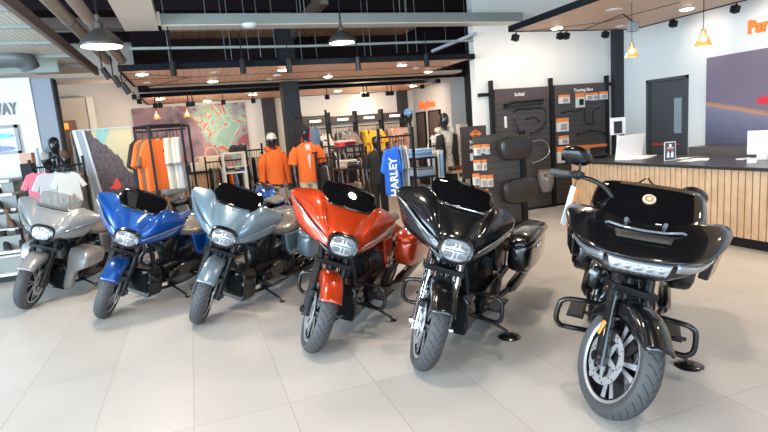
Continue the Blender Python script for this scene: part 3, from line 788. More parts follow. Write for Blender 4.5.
R3 = raft('timber-lined ceiling raft hanging over the service counter', 4.66, 7.05, -1.2, 7.05, 3.0, WOOD_SOF_Y, [(Z2(520, 32, 3), Z2(604, 22, 3)), (Z2(580, 31, 3), Z2(623, 14, 3)), (Z2(604, 22, 3), Z2(680, 2, 3)), (Z2(623, 14, 3), Z2(640, 27, 3))])
for i, (x, y) in enumerate([(142, 74), (213, 81), (283, 69.7), (328, 76.3), (402, 65), (428, 71.5)]):
    p = aZ(x, y, 2.8); downlight(p.x, p.y, 2.8, '%s glowing downlight from the left in the nearest timber raft' % ORD[i], 'downlights in the nearest raft', r=.085)
for i, (x, y) in enumerate([(215, 72), (277.5, 75), (148, 82.5), (270, 79), (416.5, 67.7), (455, 62)]):
    p = aZ(x, y, 2.8); e = empty('ceiling_speaker', (p.x, p.y, 2.8)); tag(e, 'small pale ceiling disc, %s of the unlit ones in the nearest raft' % ORD[i], 'ceiling disc', 'pale discs in the nearest raft')
    obj('cover', G().lathe([(.075, 0), (.07, -.012), (.04, -.022), (.001, -.024)], n=20), WHT if i in (1, 4) else DIM, e)
for i, (x, y) in enumerate([(160, 98.7), (207, 100.7), (253, 94.3), (338, 90.7), (364, 92.7), (413, 85.7)]):
    p = aZ(x, y, 2.8); downlight(p.x, p.y, 2.8, '%s glowing downlight from the left in the rearmost raft' % ORD[i], 'downlights in the rearmost raft', r=.10)
for i, (x, y, on) in enumerate([(557, 27.7, 1), (614, 9.3, 0), (621.5, 26, 0), (687, 8.7, 1)]):
    p = aZ(x, y, 3.0); downlight(p.x, p.y, 3.0, '%s round ceiling light from the left in the raft over the counter' % ORD[i], 'lights in the counter raft', r=.085, on=bool(on), pw=2.2)
for i, yy in enumerate((3.4, 1.4, -.4)): downlight(5.9, yy, 3.0, 'downlight in the counter raft outside the picture, %s one' % ORD[i], 'lights in the counter raft', r=.085, pw=2.2)

def washer(par, loc, d, en, size=100):
    l = bpy.data.lights.new('spot_beam', 'SPOT'); l.energy = en*WASH; l.color = (1, .82, .64); l.spot_size = R(size); l.spot_blend = .9; l.shadow_soft_size = .05
    o = bpy.data.objects.new('spot_beam', l); COL.objects.link(o); o.parent = par; o.location = loc; o.rotation_euler = V(d).to_track_quat('-Z', 'Y').to_euler()
WASH = .8
# spot cylinders and cubes
def spot_lamp(p, label, group, r=.045, h=.2, tilt=(0, 0), drop=.0):
    e = empty('spotlight', p); tag(e, label, 'spotlight', group)
    M = Matrix.Rotation(tilt[0], 4, 'X') @ Matrix.Rotation(tilt[1], 4, 'Y')
    obj('housing', G().lathe([(.001, 0), (r, 0), (r, -h), (r*.8, -h), (r*.8, -h+.02), (.001, -h+.02)], M, 16), BKM, e)
    if drop: obj('stem', G().tube([(0, 0, 0), (0, 0, drop)], .008, 6), BKM, e)
    return e
for i, (x, y) in enumerate([(172, 61), (242, 59.5), (288, 59), (357.5, 57), (426, 54)]):
    p = aY(x, y, 8.22); spot_lamp(p, 'black cylinder spotlight, %s from the left along the front of the nearest raft' % ORD[i], 'cylinder spotlights on the raft edge', drop=.55 if i == 0 else .35)
for i, (x, y) in enumerate([(102, 68), (113, 76), (122, 83)]):
    p = aY(x, y, 7.6); spot_lamp(p, 'black cylinder spotlight, %s of the tilted cluster left of the nearest raft' % ORD[i], 'tilted spotlight cluster', tilt=(.2, -.45), r=.036, h=.15, drop=.0)
    obj('mounting_arm', G().tube([(0, 0, 0), (.0, .02, .25)], .008, 6), BKM, [o for o in COL.objects if o.name.startswith('spotlight')][-1])
for i, (x, y) in enumerate([(134, 96.5), (139, 101), (155, 105.5), (160, 105), (188, 104), (192.5, 103.5), (223, 102), (253, 100.5), (327, 97), (363.5, 95), (367, 94.7), (387.5, 93.4), (391.5, 93.2), (422, 86.5), (438, 81)]):
    p = aY(x, y-2, 12.2); e = empty('track_spotlight', p); tag(e, 'small black track spotlight, %s from the left in front of the back wall' % ORD[i], 'spotlight', 'track spotlights before the back wall')
    obj('housing', G().cbox((0, 0, -.05), (.09, .11, .1)), BKM, e, bev=.012); obj('stem', G().tube([(0, 0, 0), (0, 0, 2.8-p.z if p.z < 2.78 else .06)], .01, 6), BKM, e); washer(e, (0, .12, -.08), (V((-.9, 1, -.15)) if i < 2 else V((0, 1, -.15))), 60 if i < 2 else 26)  # first two spots are added, aimed left to brighten the far-left wall
for i, (x, y, X) in enumerate([(516, 36, 0), (561, 34.5, 0), (566.5, 34.3, 0), (606, 33, 0), (674, 23, 1), (736, 8, 1)]):
    p = aY(x, y-1.5, 7.3) if not X else aX(x, y-2.5, 7.35); e = empty('track_spotlight', p); tag(e, 'black cube spotlight, %s from the left around the counter raft' % ORD[i], 'spotlight', 'cube spotlights around the counter raft')
    obj('housing', G().cbox((0, 0, -.05), (.095, .095, .095), M=Matrix.Rotation(.3, 4, 'Y')), BKM, e, bev=.01); washer(e, (0, .1, -.1) if not X else (.1, 0, -.1), V((0, 1, -.35)) if not X else V((1, 0, -.35)), 11); obj('stem', G().tube([(0, 0, 0), (0, -.02, max(.06, 3.05-p.z))], .01, 6), BKM, e)
p = aZ(633, 22, 3.0); e = empty('sensor_box', (p.x, p.y, 3.0)); tag(e, 'grey sensor box under the corner of the counter raft', 'sensor box')
obj('casing', G().cbox((0, 0, -.07), (.13, .12, .14)), mat('grey_plastic', (.30, .31, .33), .5), e, bev=.012)

BELL = 30
def bell(p, dia, label, stemtop):
    e = empty('bell_pendant_lamp', p); tag(e, label, 'pendant lamp', 'large bell pendant lamps')
    r = dia/2
    obj('lamp_shade', G().lathe([(r, 0), (r*.98, r*.14), (r*.86, r*.36), (r*.62, r*.60), (r*.34, r*.76), (r*.22, r*.88), (r*.20, r*1.15), (r*.13, r*1.22), (r*.12, r*1.5), (.001, r*1.52)], n=32), mat('lamp_shade_grey', (.10, .09, .085), .4, .5), e, sol=.006)
    obj('bulb_diffuser', G().disc((0, 0, r*.04), (0, 0, 1), r*.93, .01, 32), mat('pendant_glow', (1, .93, .8), .4, emit=(1, .86, .66), es=9), e)
    obj('hanging_rod', G().tube([(0, 0, r*1.5), (0, 0, stemtop-p.z)], .012, 8), BKM, e)
    l = bpy.data.lights.new('bell_lamp', 'AREA'); l.shape = 'DISK'; l.size = dia*.9; l.energy = BELL; l.color = (1, .86, .70)
    o = bpy.data.objects.new('bell_lamp', l); COL.objects.link(o); o.parent = e; o.location = (0, 0, -.02)
bell(aY(102, 47, 6.6), .44, 'large dark bell pendant lamp beside the pale ceiling pipes, left one', CZ)
bell(aY(342, 43, 7.55), .385, 'large dark bell pendant lamp in front of the long duct, centre one', CZ)
# amber glass pendants
AMB = mat('amber_glass', (.62, .33, .12), .12, 0, coat=1, emit=(1, .5, .15), es=.12, alpha=.75)
for (pt, lab, top, s_) in ((aY(632, 57, 5.3), 'amber glass cone pendant, farther one over the counter', 3.0, 1), (aY(703.2, 45.5, 4.2), 'amber glass cone pendant, nearer one over the counter', 3.0, 1), (aY(157, 119, 14.0), 'small amber glass pendant before the left half of the mural', 2.8, 1.15), (aY(187.5, 117, 14.0), 'small amber glass pendant before the middle of the mural', 2.8, 1.15)):
    if s_ == 1: top = 3.0
    e = empty('glass_pendant', pt); tag(e, lab, 'pendant lamp', 'amber cone pendants')
    k = .085*s_
    pf = []
    g = G(); g.lathe([(k*.2, k*1.45), (k*.42, k*1.2), (k*.5, k*1.05), (k*1.0, -.0), (k*.97, -.0), (k*.46, k*1.02), (k*.2, k*1.4)], n=10)
    obj('lamp_shade', g, AMB, e, ang=20)
    obj('bulb_holder', G().lathe([(.001, k*2.0), (k*.22, k*1.95), (k*.3, k*1.5), (k*.25, k*1.3), (.001, k*1.25)], n=14), mat('brass', (.7, .45, .18), .3, 1.), e)
    obj('bulb', G().ball((0, 0, k*.75), k*.3, 10), LAMPW, e)
    obj('cord', G().tube([(0, 0, k*1.9), (0, 0, top-pt.z)], .004, 6), BKM, e)

# ------------------------------------------------------------------ ducts, trays, pipes under the ceiling
bz = 3.36
a = aZ(165, 26.2, bz); b_ = aZ(473, 22, bz)
Yb = (a.y+b_.y)/2
e = empty('ventilation_duct', (2, Yb, bz)); tag(e, 'long pale green and beige duct running across under the dark ceiling', 'duct')
def rel(o): 
    q = V(o.location)
    return lambda p: V(p)-q
A1 = aZ(152, 33, bz); A2 = aZ(129, 35, bz); A3 = aZ(112, 3, bz); A4 = aZ(140, 3, bz)
yn = Yb; xl = A2.x
g = G(); g.box((A1.x+.1, yn, bz), (5.7, yn+.30, bz+.012), 1); g.box((A1.x+.1, yn, bz+.012), (5.7, yn+.30, bz+.16), 0)
obj('duct_run', g, [GALV, BEIGE], e, smooth=False, xf=rel(e))
x0, x1 = aZ(112, 3, bz).x, aZ(142, 3, bz).x
g = G(); g.box((x0-.03, 2.0, bz), (x0+.42, yn+.34, bz+.012), 1); g.box((x0-.03, 2.0, bz+.012), (x0+.42, yn+.34, bz+.16), 0); g.box((x0+.42, yn-.12, bz), (A1.x+.15, yn+.30, bz+.16), 1)
obj('duct_branch', g, [GALV, BEIGE], e, smooth=False, xf=rel(e))
g = G()
for yy in (4.9, 6.3): g.box((x0-.08, yy, bz-.03), (x0+.47, yy+.05, bz+.0))
obj('duct_bracket', g, GALV, e, smooth=False, xf=rel(e))
e = empty('smoke_detector', aZ(249.5, 24, 3.34)); tag(e, 'white round smoke detector under the long duct', 'smoke detector')
obj('base', G().lathe([(.001, 0), (.11, 0), (.11, -.02), (.09, -.04), (.05, -.055), (.001, -.06)], n=20), WHT, e)
# left side trays and pipes
def PB(label, name, cat, pts, w, h, m, grp=None, up=0):
    # flat bar following world points
    e = G()
    for a, b in zip(pts, pts[1:]):
        a, b = V(a), V(b); d = (b-a).normalized(); s = V((-d.y, d.x, 0)).normalized()*w/2; u = V((0, 0, h))
        e.add([a-s, a+s, b+s, b-s, a-s+u, a+s+u, b+s+u, b-s+u], [(0, 1, 2, 3), (4, 5, 6, 7), (0, 1, 5, 4), (1, 2, 6, 5), (2, 3, 7, 6), (3, 0, 4, 7)])
    return tag(obj(name, e, m, smooth=False), label, cat, grp)
pz = 3.55
for i, (a, b) in enumerate((((55, 2), (103, 58)), ((75, 2), (122, 60)))):
    A, Bq = aZ(*a, pz), aZ(*b, pz)
    d = (Bq-A); A = V((A.x, 2.5, pz)) if True else A; Bq = V((A.x, 12.4, pz))
    xx = (aZ(*a, pz).x+aZ(*b, pz).x)/2
    e = empty('ceiling_pipe', (xx, 7, pz)); tag(e, '%s thick lagged pipe running away under the ceiling beside the left bell lamp' % ('left-hand' if i == 0 else 'right-hand'), 'pipe', 'lagged ceiling pipes')
    obj('pipe_run', G().tube([(0, -4.5, 0), (0, 5.4, 0)], .085, 16), PIPE, e)
    g = G()
    for yy in (-2, -.2, 1.6, 3.4): g.tube([(0, yy-.03, 0), (0, yy+.03, 0)], .095, 16)
    obj('pipe_clamp', g, GALV, e)
# perforated cable trays
def m_perf():
    m, nt, b, N = nodes('perforated_tray'); L = nt.links.new
    tc = N('ShaderNodeTexCoord'); sp = N('ShaderNodeSeparateXYZ'); L(tc.outputs['Object'], sp.inputs[0])
    o = []
    for ax in 'XY':
        d = N('ShaderNodeMath'); d.operation = 'DIVIDE'; L(sp.outputs[ax], d.inputs[0]); d.inputs[1].default_value = .06
        f = N('ShaderNodeMath'); f.operation = 'FRACT'; L(d.outputs[0], f.inputs[0])
        g_ = N('ShaderNodeMath'); g_.operation = 'GREATER_THAN'; L(f.outputs[0], g_.inputs[0]); g_.inputs[1].default_value = .6; o.append(g_.outputs[0])
    mu = N('ShaderNodeMath'); mu.operation = 'MAXIMUM'; L(o[0], mu.inputs[0]); L(o[1], mu.inputs[1])
    mx = N('ShaderNodeMix'); mx.data_type = 'RGBA'; L(mu.outputs[0], mx.inputs['Factor']); mx.inputs[6].default_value = (.36, .34, .28, 1); mx.inputs[7].default_value = (.70, .65, .54, 1)
    L(mx.outputs[2], b.inputs['Base Color']); b.inputs['Roughness'].default_value = .5
    return m
PERF = m_perf()
tz = 3.2
e = empty('cable_tray', (-1.9, 6.5, tz)); tag(e, 'wide perforated beige cable tray running away at the upper left', 'cable tray')
xr = (aZ(20, 8, tz).x+aZ(92, 68, tz).x)/2
g = G().box((xr-1.0, 3.0, tz), (xr-.04, 11.5, tz+.01)); obj('tray_bed', g, PERF, e, smooth=False, xf=rel(e))
obj('tray_edge', G().box((xr-.06, 3.0, tz-.05), (xr, 11.5, tz+.09)), BRN, e, smooth=False, xf=rel(e))
for yy in (4.6, 5.35, 6.4, 7.2, 8.2, 9.3, 10.3): obj('tray_support', G().box((xr-1.4, yy, tz-.045), (xr, yy+.05, tz-.003)), GALV, e, smooth=False, xf=rel(e))
p0 = aY(0, 74, 9.9); p1 = aY(60, 74.5, 9.9)
e = empty('strip_light_rail', (p0.x, 9.9, p0.z)); tag(e, 'pale green horizontal rail above the white display wall', 'rail')
obj('rail_body', G().box((-1.2, 0, 0), (p1.x-p0.x, .14, .20)), mat('pale_green_metal', (.40, .46, .40), .5), e, bev=.02)
# dark diagonal bar and conduit
PB('thin grey conduit crossing under the ceiling behind the duct', 'conduit', 'conduit', [aZ(130, 50, 3.1), aZ(300, 47.5, 3.1), aZ(473, 41.5, 3.1)], .035, .035, GALV)
PB('sloping grey bracing bar at the right end of the dark ceiling zone', 'brace_bar', 'steel bar', [aZ(432, 53, 2.98), V((4.84, 8.3, 3.18))], .09, .05, MIDG)
for i, (y1_, z1_) in enumerate(((9.6, 4.25), (11.2, 4.25), (12.8, 4.25), (14.3, 4.25), (8.6, 4.4))):
    PB('dark steel roof beam, %s crossing beam above the rafts' % ORD[i], 'roof_beam', 'beam', [(-3.2, y1_, z1_), (6.4, y1_, z1_)], .14, .22, DARKC if i % 2 else BRN, 'roof beams')
PB('brown slatted roof decking strip glimpsed above the rafts', 'roof_decking', 'roof decking', [(-.1, 12.0, 3.95), (5.2, 12.0, 3.95)], .8, .03, DECK)
PB('grey steel girder running away under the roof near the centre', 'roof_girder', 'girder', [(2.3, 8.6, 3.75), (2.3, 14.8, 3.75)], .12, .2, BRN)
rods = [(170, 30, 62, 0), (207, 0, 28, 1), (232, 27, 60, 0), (249, 28, 60, 0), (302, 0, 26, 1), (306, 0, 26, 1), (302, 27, 59, 0), (317, 27, 57, 0), (371, 25, 56, 0), (397, 25, 53, 0), (407, 0, 22, 1), (400, 0, 13, 1), (408, 24, 53, 0), (417, 30, 52, 0), (446, 25, 45, 0), (466, 23, 50, 0), (261, 40, 57, 0), (276, 40, 57, 0), (365, 38, 55, 0), (226, 38, 60, 0)]
for i, (x, ya, yb, top) in enumerate(rods):
    Yr = Yb+.1 if top else 8.9+.25*(i % 4)
    A = aY(x, yb, Yr)
    tag(obj('hanging_rod', G().tube([A-V(A), V((0, 0, CZ-A.z))], .006, 6), GALV, loc=A), 'thin steel hanger rod, %s of those dropping from the dark ceiling' % ORD[i], 'hanger rod', 'thin ceiling hanger rods')
# services seen between the two rafts
g = PB('dark pipe run in the gap between the two long rafts', 'service_pipe', 'pipe', [(-.6, 11.7, 3.0), (6, 11.7, 3.0)], .07, .07, BKM)
PB('pale tray in the gap between the two long rafts', 'cable_tray', 'cable tray', [(-.6, 11.2, 2.86), (6, 11.2, 2.86)], .4, .05, BEIGE)
PB('pale ceiling tray behind the rearmost downlights', 'cable_tray', 'cable tray', [(-3.6, 13.0, 3.2), (6, 13.0, 3.2)], .5, .08, PIPE)
# ------------------------------------------------------------------ counter
e = empty('service_counter', (5.95, 3.4, 0)); tag(e, 'long service counter faced with vertical oak slats under a black top', 'counter')
CY0, CY1 = -1.5, 7.3
w = rel(e)
obj('counter_body', G().box((5.98, CY0, .12), (6.95, CY1-.04, .92)), OAKD, e, smooth=False, xf=w)
g = G(); n = int((CY1-CY0)/.085)
for k in range(n):
    y = CY0+.085*k+.02; g.box((5.93, y, .12), (5.985, y+.072, .91))
k = 0
x = 6.0
while x < 6.93: g.box((x, CY1-.045, .12), (x+.062, CY1+.0, .91)); x += .085
obj('slat_front', g, OAK, e, smooth=False, xf=w)
obj('plinth', G().box((5.96, CY0, 0), (6.95, CY1-.02, .12)), BKM, e, smooth=False, xf=w)
obj('worktop', G().box((5.86, CY0, .92), (7.02, CY1+.05, .96)), mat('counter_black', (.035, .033, .035), .3), e, xf=w, bev=.006)
# counter recess items: back counter
e = empty('back_counter', (7.6, 4, 0)); tag(e, 'black low cabinet run against the wall below the purple mural', 'cabinet')
p = aX(690, 147, 7.45)
obj('cabinet_body', G().box((7.5, -1, 0), (8.09, p.y, .9)), BKM, e, smooth=False, xf=rel(e)); obj('worktop', G().box((7.45, -1, .9), (8.09, p.y+.03, p.z)), mat('back_top_grey', (.10, .095, .09), .35), e, smooth=False, xf=rel(e))
# right mural
def m_mural():
    m, nt, b, N = nodes('mural_road'); L = nt.links.new
    tc = N('ShaderNodeTexCoord'); sp = N('ShaderNodeSeparateXYZ'); L(tc.outputs['Generated'], sp.inputs[0])
    # slanted position: v = z + slope*y
    ad = N('ShaderNodeMath'); ad.operation = 'MULTIPLY_ADD'; L(sp.outputs['Y'], ad.inputs[0]); ad.inputs[1].default_value = -.45; L(sp.outputs['Z'], ad.inputs[2])
    ad0 = ad; ad = N('ShaderNodeMath'); ad.operation = 'ADD'; L(ad0.outputs[0], ad.inputs[0]); ad.inputs[1].default_value = .32
    cr = N('ShaderNodeValToRGB'); E = cr.color_ramp.elements
    E[0].position = 0; E[0].color = (.10, .10, .17, 1); E[1].position = 1; E[1].color = (.20, .16, .21, 1)
    for p_, c in ((.30, (.19, .19, .29)), (.355, (.24, .22, .31)), (.365, (.55, .28, .16)), (.40, (.42, .22, .15)), (.415, (.20, .165, .23)), (.6, (.20, .16, .22))):
        q = E.new(p_); q.color = (*c, 1)
    nz = N('ShaderNodeTexNoise'); nz.inputs['Scale'].default_value = 3; L(tc.outputs['Generated'], nz.inputs['Vector'])
    a2 = N('ShaderNodeMath'); a2.operation = 'MULTIPLY_ADD'; L(nz.outputs['Fac'], a2.inputs[0]); a2.inputs[1].default_value = .03; L(ad.outputs[0], a2.inputs[2])
    L(a2.outputs[0], cr.inputs['Fac'])
    # red tail-light spot
    vm = N('ShaderNodeVectorMath'); vm.operation = 'DISTANCE'; L(tc.outputs['Generated'], vm.inputs[0]); vm.inputs[1].default_value = (0, MUR[0], MUR[1])
    mr = N('ShaderNodeMapRange'); mr.inputs['From Min'].default_value = .03; mr.inputs['From Max'].default_value = .055; mr.inputs['To Min'].default_value = 1; mr.inputs['To Max'].default_value = 0; L(vm.outputs['Value'], mr.inputs['Value'])
    mx = N('ShaderNodeMix'); mx.data_type = 'RGBA'; L(mr.outputs[0], mx.inputs['Factor']); L(cr.outputs['Color'], mx.inputs[6]); mx.inputs[7].default_value = (.75, .03, .05, 1)
    L(mx.outputs[2], b.inputs['Base Color']); b.inputs['Roughness'].default_value = .5
    return m
a = aX(707.5, 58, 8.08); b_ = aX(706, 147, 8.08); y0 = a.y-3.0
rd = aX(766, 100, 8.08)
MUR = ((rd.y-y0)/3.0, (rd.z-b_.z)/(a.z-b_.z))
tag(obj('wall_mural', G().box((8.06, y0, b_.z), (8.095, a.y, a.z)), m_mural(), smooth=False), 'large purple-grey mural of an open road with an orange streak on the right wall', 'mural')
# left mural (colourful)
def m_mural2():
    m, nt, b, N = nodes('mural_colour'); L = nt.links.new
    tc = N('ShaderNodeTexCoord')
    nz = N('ShaderNodeTexNoise'); nz.inputs['Scale'].default_value = 2.6; nz.inputs['Detail'].default_value = 5; nz.inputs['Distortion'].default_value = 1.2
    mp = N('ShaderNodeMapping'); mp.inputs['Scale'].default_value = (2.2, 1, 1); L(tc.outputs['Generated'], mp.inputs[0]); L(mp.outputs[0], nz.inputs['Vector'])
    sp = N('ShaderNodeSeparateXYZ'); L(tc.outputs['Generated'], sp.inputs[0])
    left = N('ShaderNodeValToRGB'); E = left.color_ramp.elements
    E[0].position = .3; E[0].color = (.12, .085, .11, 1); E[1].position = .8; E[1].color = (.62, .30, .25, 1)
    q = E.new(.5); q.color = (.30, .20, .26, 1)
    L(nz.outputs['Fac'], left.inputs['Fac'])
    rt = N('ShaderNodeValToRGB'); rt.color_ramp.interpolation = 'CONSTANT'; E = rt.color_ramp.elements
    E[0].position = 0; E[0].color = (.30, .09, .10, 1); E[1].position = .40; E[1].color = (.30, .25, .33, 1)
    for p_, c in ((.47, (.24, .42, .33)), (.54, (.62, .10, .08)), (.57, (.32, .50, .41)), (.64, (.25, .40, .36))):
        q = E.new(p_); q.color = (*c, 1)
    n2 = N('ShaderNodeTexNoise'); n2.inputs['Scale'].default_value = 2.6; n2.inputs['Detail'].default_value = 3; n2.inputs['Distortion'].default_value = .8; L(mp.outputs[0], n2.inputs['Vector']); L(n2.outputs['Fac'], rt.inputs['Fac'])
    # colourful region: upper right
    s = N('ShaderNodeMath'); s.operation = 'MULTIPLY_ADD'; L(sp.outputs['Z'], s.inputs[0]); s.inputs[1].default_value = .55
    s0 = N('ShaderNodeMath'); s0.operation = 'MULTIPLY_ADD'; L(sp.outputs['X'], s0.inputs[0]); s0.inputs[1].default_value = 1.; s0.inputs[2].default_value = 0
    L(s0.outputs[0], s.inputs[2])
    s2 = N('ShaderNodeMath'); s2.operation = 'MULTIPLY_ADD'; L(nz.outputs['Fac'], s2.inputs[0]); s2.inputs[1].default_value = .35; L(s.outputs[0], s2.inputs[2])
    gt = N('ShaderNodeMath'); gt.operation = 'GREATER_THAN'; L(s2.outputs[0], gt.inputs[0]); gt.inputs[1].default_value = 1.08
    mx = N('ShaderNodeMix'); mx.data_type = 'RGBA'; L(gt.outputs[0], mx.inputs['Factor']); L(left.outputs['Color'], mx.inputs[6]); L(rt.outputs['Color'], mx.inputs[7])
    L(mx.outputs[2], b.inputs['Base Color']); b.inputs['Roughness'].default_value = .6
    return m
a = aY(131, 108.5, 15); b_ = aY(244.5, 103.5, 15)
tag(obj('wall_mural', G().box((a.x, 15.04, 1.0), (b_.x, 15.095, a.z)), m_mural2(), smooth=False), 'colourful painted mural in mauve, mint and red on the back wall', 'mural')
# back slatted counter under mural
e = empty('slatted_counter', (0, 14.0, 0)); tag(e, 'wood slatted counter with dark top under the colourful mural', 'counter')
a = aY(150, 172, 14); b_ = aY(222, 172, 14)
obj('counter_body', G().box((a.x, 14, 0), (b_.x, 14.6, 1.0)), WOOD_BACK, e, smooth=False, xf=rel(e)); obj('worktop', G().box((a.x-.05, 13.95, 1.0), (b_.x+.05, 14.65, 1.05)), BKM, e, smooth=False, xf=rel(e))
# ------------------------------------------------------------------ clothing and shop fittings
def cloth(name, c, c2=None, s=30):
    return mat('cloth_'+name, c, .85, var=(s, c2) if c2 else None, bump=(25, .25))
C_OR = cloth('orange', (.78, .15, .025)); C_WH = cloth('white', (.58, .56, .53)); C_CR = cloth('cream', (.62, .54, .42)); C_GR = cloth('grey', (.20, .195, .2))
C_BK = cloth('black', (.018, .017, .018)); C_BL = cloth('blue', (.02, .13, .55)); C_DN = cloth('denim', (.16, .27, .46)); C_RD = cloth('red', (.55, .04, .035))
C_YL = cloth('yellow', (.75, .45, .04)); C_PK = cloth('pink', (.75, .16, .22)); C_PL = cloth('plaid', (.72, .66, .56), (.34, .30, .26), 22); C_KH = cloth('khaki', (.34, .33, .28))
C_PT = cloth('patterned', (.50, .16, .10), (.62, .55, .48), 26); C_LG = cloth('light_grey', (.45, .45, .46)); C_LD = cloth('light_denim', (.30, .42, .60)); C_BR = cloth('brown', (.16, .09, .055))
C_RT = cloth('rust_plaid', (.45, .13, .06), (.62, .48, .38), 20)
SKN = mat('mannequin_black', (.012, .012, .014), .3, coat=.5)
CN = {C_OR: 'orange', C_WH: 'white', C_CR: 'cream', C_GR: 'charcoal grey', C_BK: 'black', C_BL: 'bright blue', C_DN: 'denim blue', C_RD: 'red', C_YL: 'yellow', C_PK: 'pink', C_PL: 'beige plaid', C_PT: 'red patterned', C_LG: 'light grey', C_LD: 'pale denim', C_BR: 'brown', C_RT: 'rust plaid', C_KH: 'khaki'}
SHIRT = [(-.10, 0), (-.24, -.06), (-.40, -.36), (-.29, -.41), (-.25, -.30), (-.26, -.74), (.26, -.74), (.25, -.30), (.29, -.41), (.40, -.36), (.24, -.06), (.10, 0), (.05, -.035), (-.05, -.035)]
LONG = [(-.10, 0), (-.23, -.05), (-.34, -.60), (-.25, -.64), (-.22, -.30), (-.25, -.74), (.25, -.74), (.22, -.30), (.25, -.64), (.34, -.60), (.23, -.05), (.10, 0), (.05, -.03), (-.05, -.03)]
def shirt(p, m, label, cat='shirt', group=None, ang=0., sc=1., th=.05, long=False, hook=.11, print_=None, wide=1.):
    # p: centre of the collar, ang: 0 = facing the camera side (-Y), pi/2 = edge on
    e = empty('hanging_garment', p, (0, 0, ang)); tag(e, label, cat, group)
    poly = LONG if long else SHIRT
    g = G()
    rings = []
    for t, k in ((-th/2, .93), (-th/4, 1.), (th/4, 1.), (th/2, .93)):
        rings.append([(x*sc*wide*(k if abs(x) > .2 else 1), t*(1+.0*x), z*sc) for x, z in poly])
    g.loft(rings)
    o = obj('garment_body', g, m, e, bev=.008, ang=50)
    if print_:
        gg = G(); gg.box((.03*sc, -th/2-.004, -.20*sc), (.15*sc, -th/2+.003, -.165*sc)); obj('chest_print', gg, print_, o, smooth=False)
    obj('clothes_hanger', G().tube([(-.19*sc, 0, -.05*sc), (0, 0, .012), (0, 0, hook-.03), (.012, 0, hook), (.0, 0, hook+.012)], .005, 6), BKM, e)
    return e
def rail_rack(x0, x1, y, z, label, depth=.5, posts=True, m=None):
    m = m or BKM
    e = empty('clothes_rack', ((x0+x1)/2, y, 0)); tag(e, label, 'clothes rack')
    h = (x1-x0)/2
    obj('rail', G().tube([(-h, 0, z), (h, 0, z)], .014, 8), m, e)
    for sx in (-1, 1):
        obj('upright', G().cbox((sx*h, 0, z/2+.06), (.035, .035, z+.12)), m, e)
        obj('foot', G().cbox((sx*h, 0, .02), (.05, depth, .04)), m, e)
    return e
def garments(x0, x1, y, z, cols, where, group, sc=1., long=False, jitter=.12, wide=1.):
    n = len(cols); seen = {}
    for i, c in enumerate(cols):
        k = seen.get(c, 0); seen[c] = k+1
        x = x0+(x1-x0)*(i+.5)/n
        shirt((x, y, z-.13), c, '%s %s garment from the left on %s' % (ORD[i], CN[c], where), 'clothing', group, ang=pi/2+random.uniform(-jitter, jitter)*.45, sc=sc, th=min(.07, (x1-x0)/n*.7), long=long or i % 3 == 1, wide=wide)
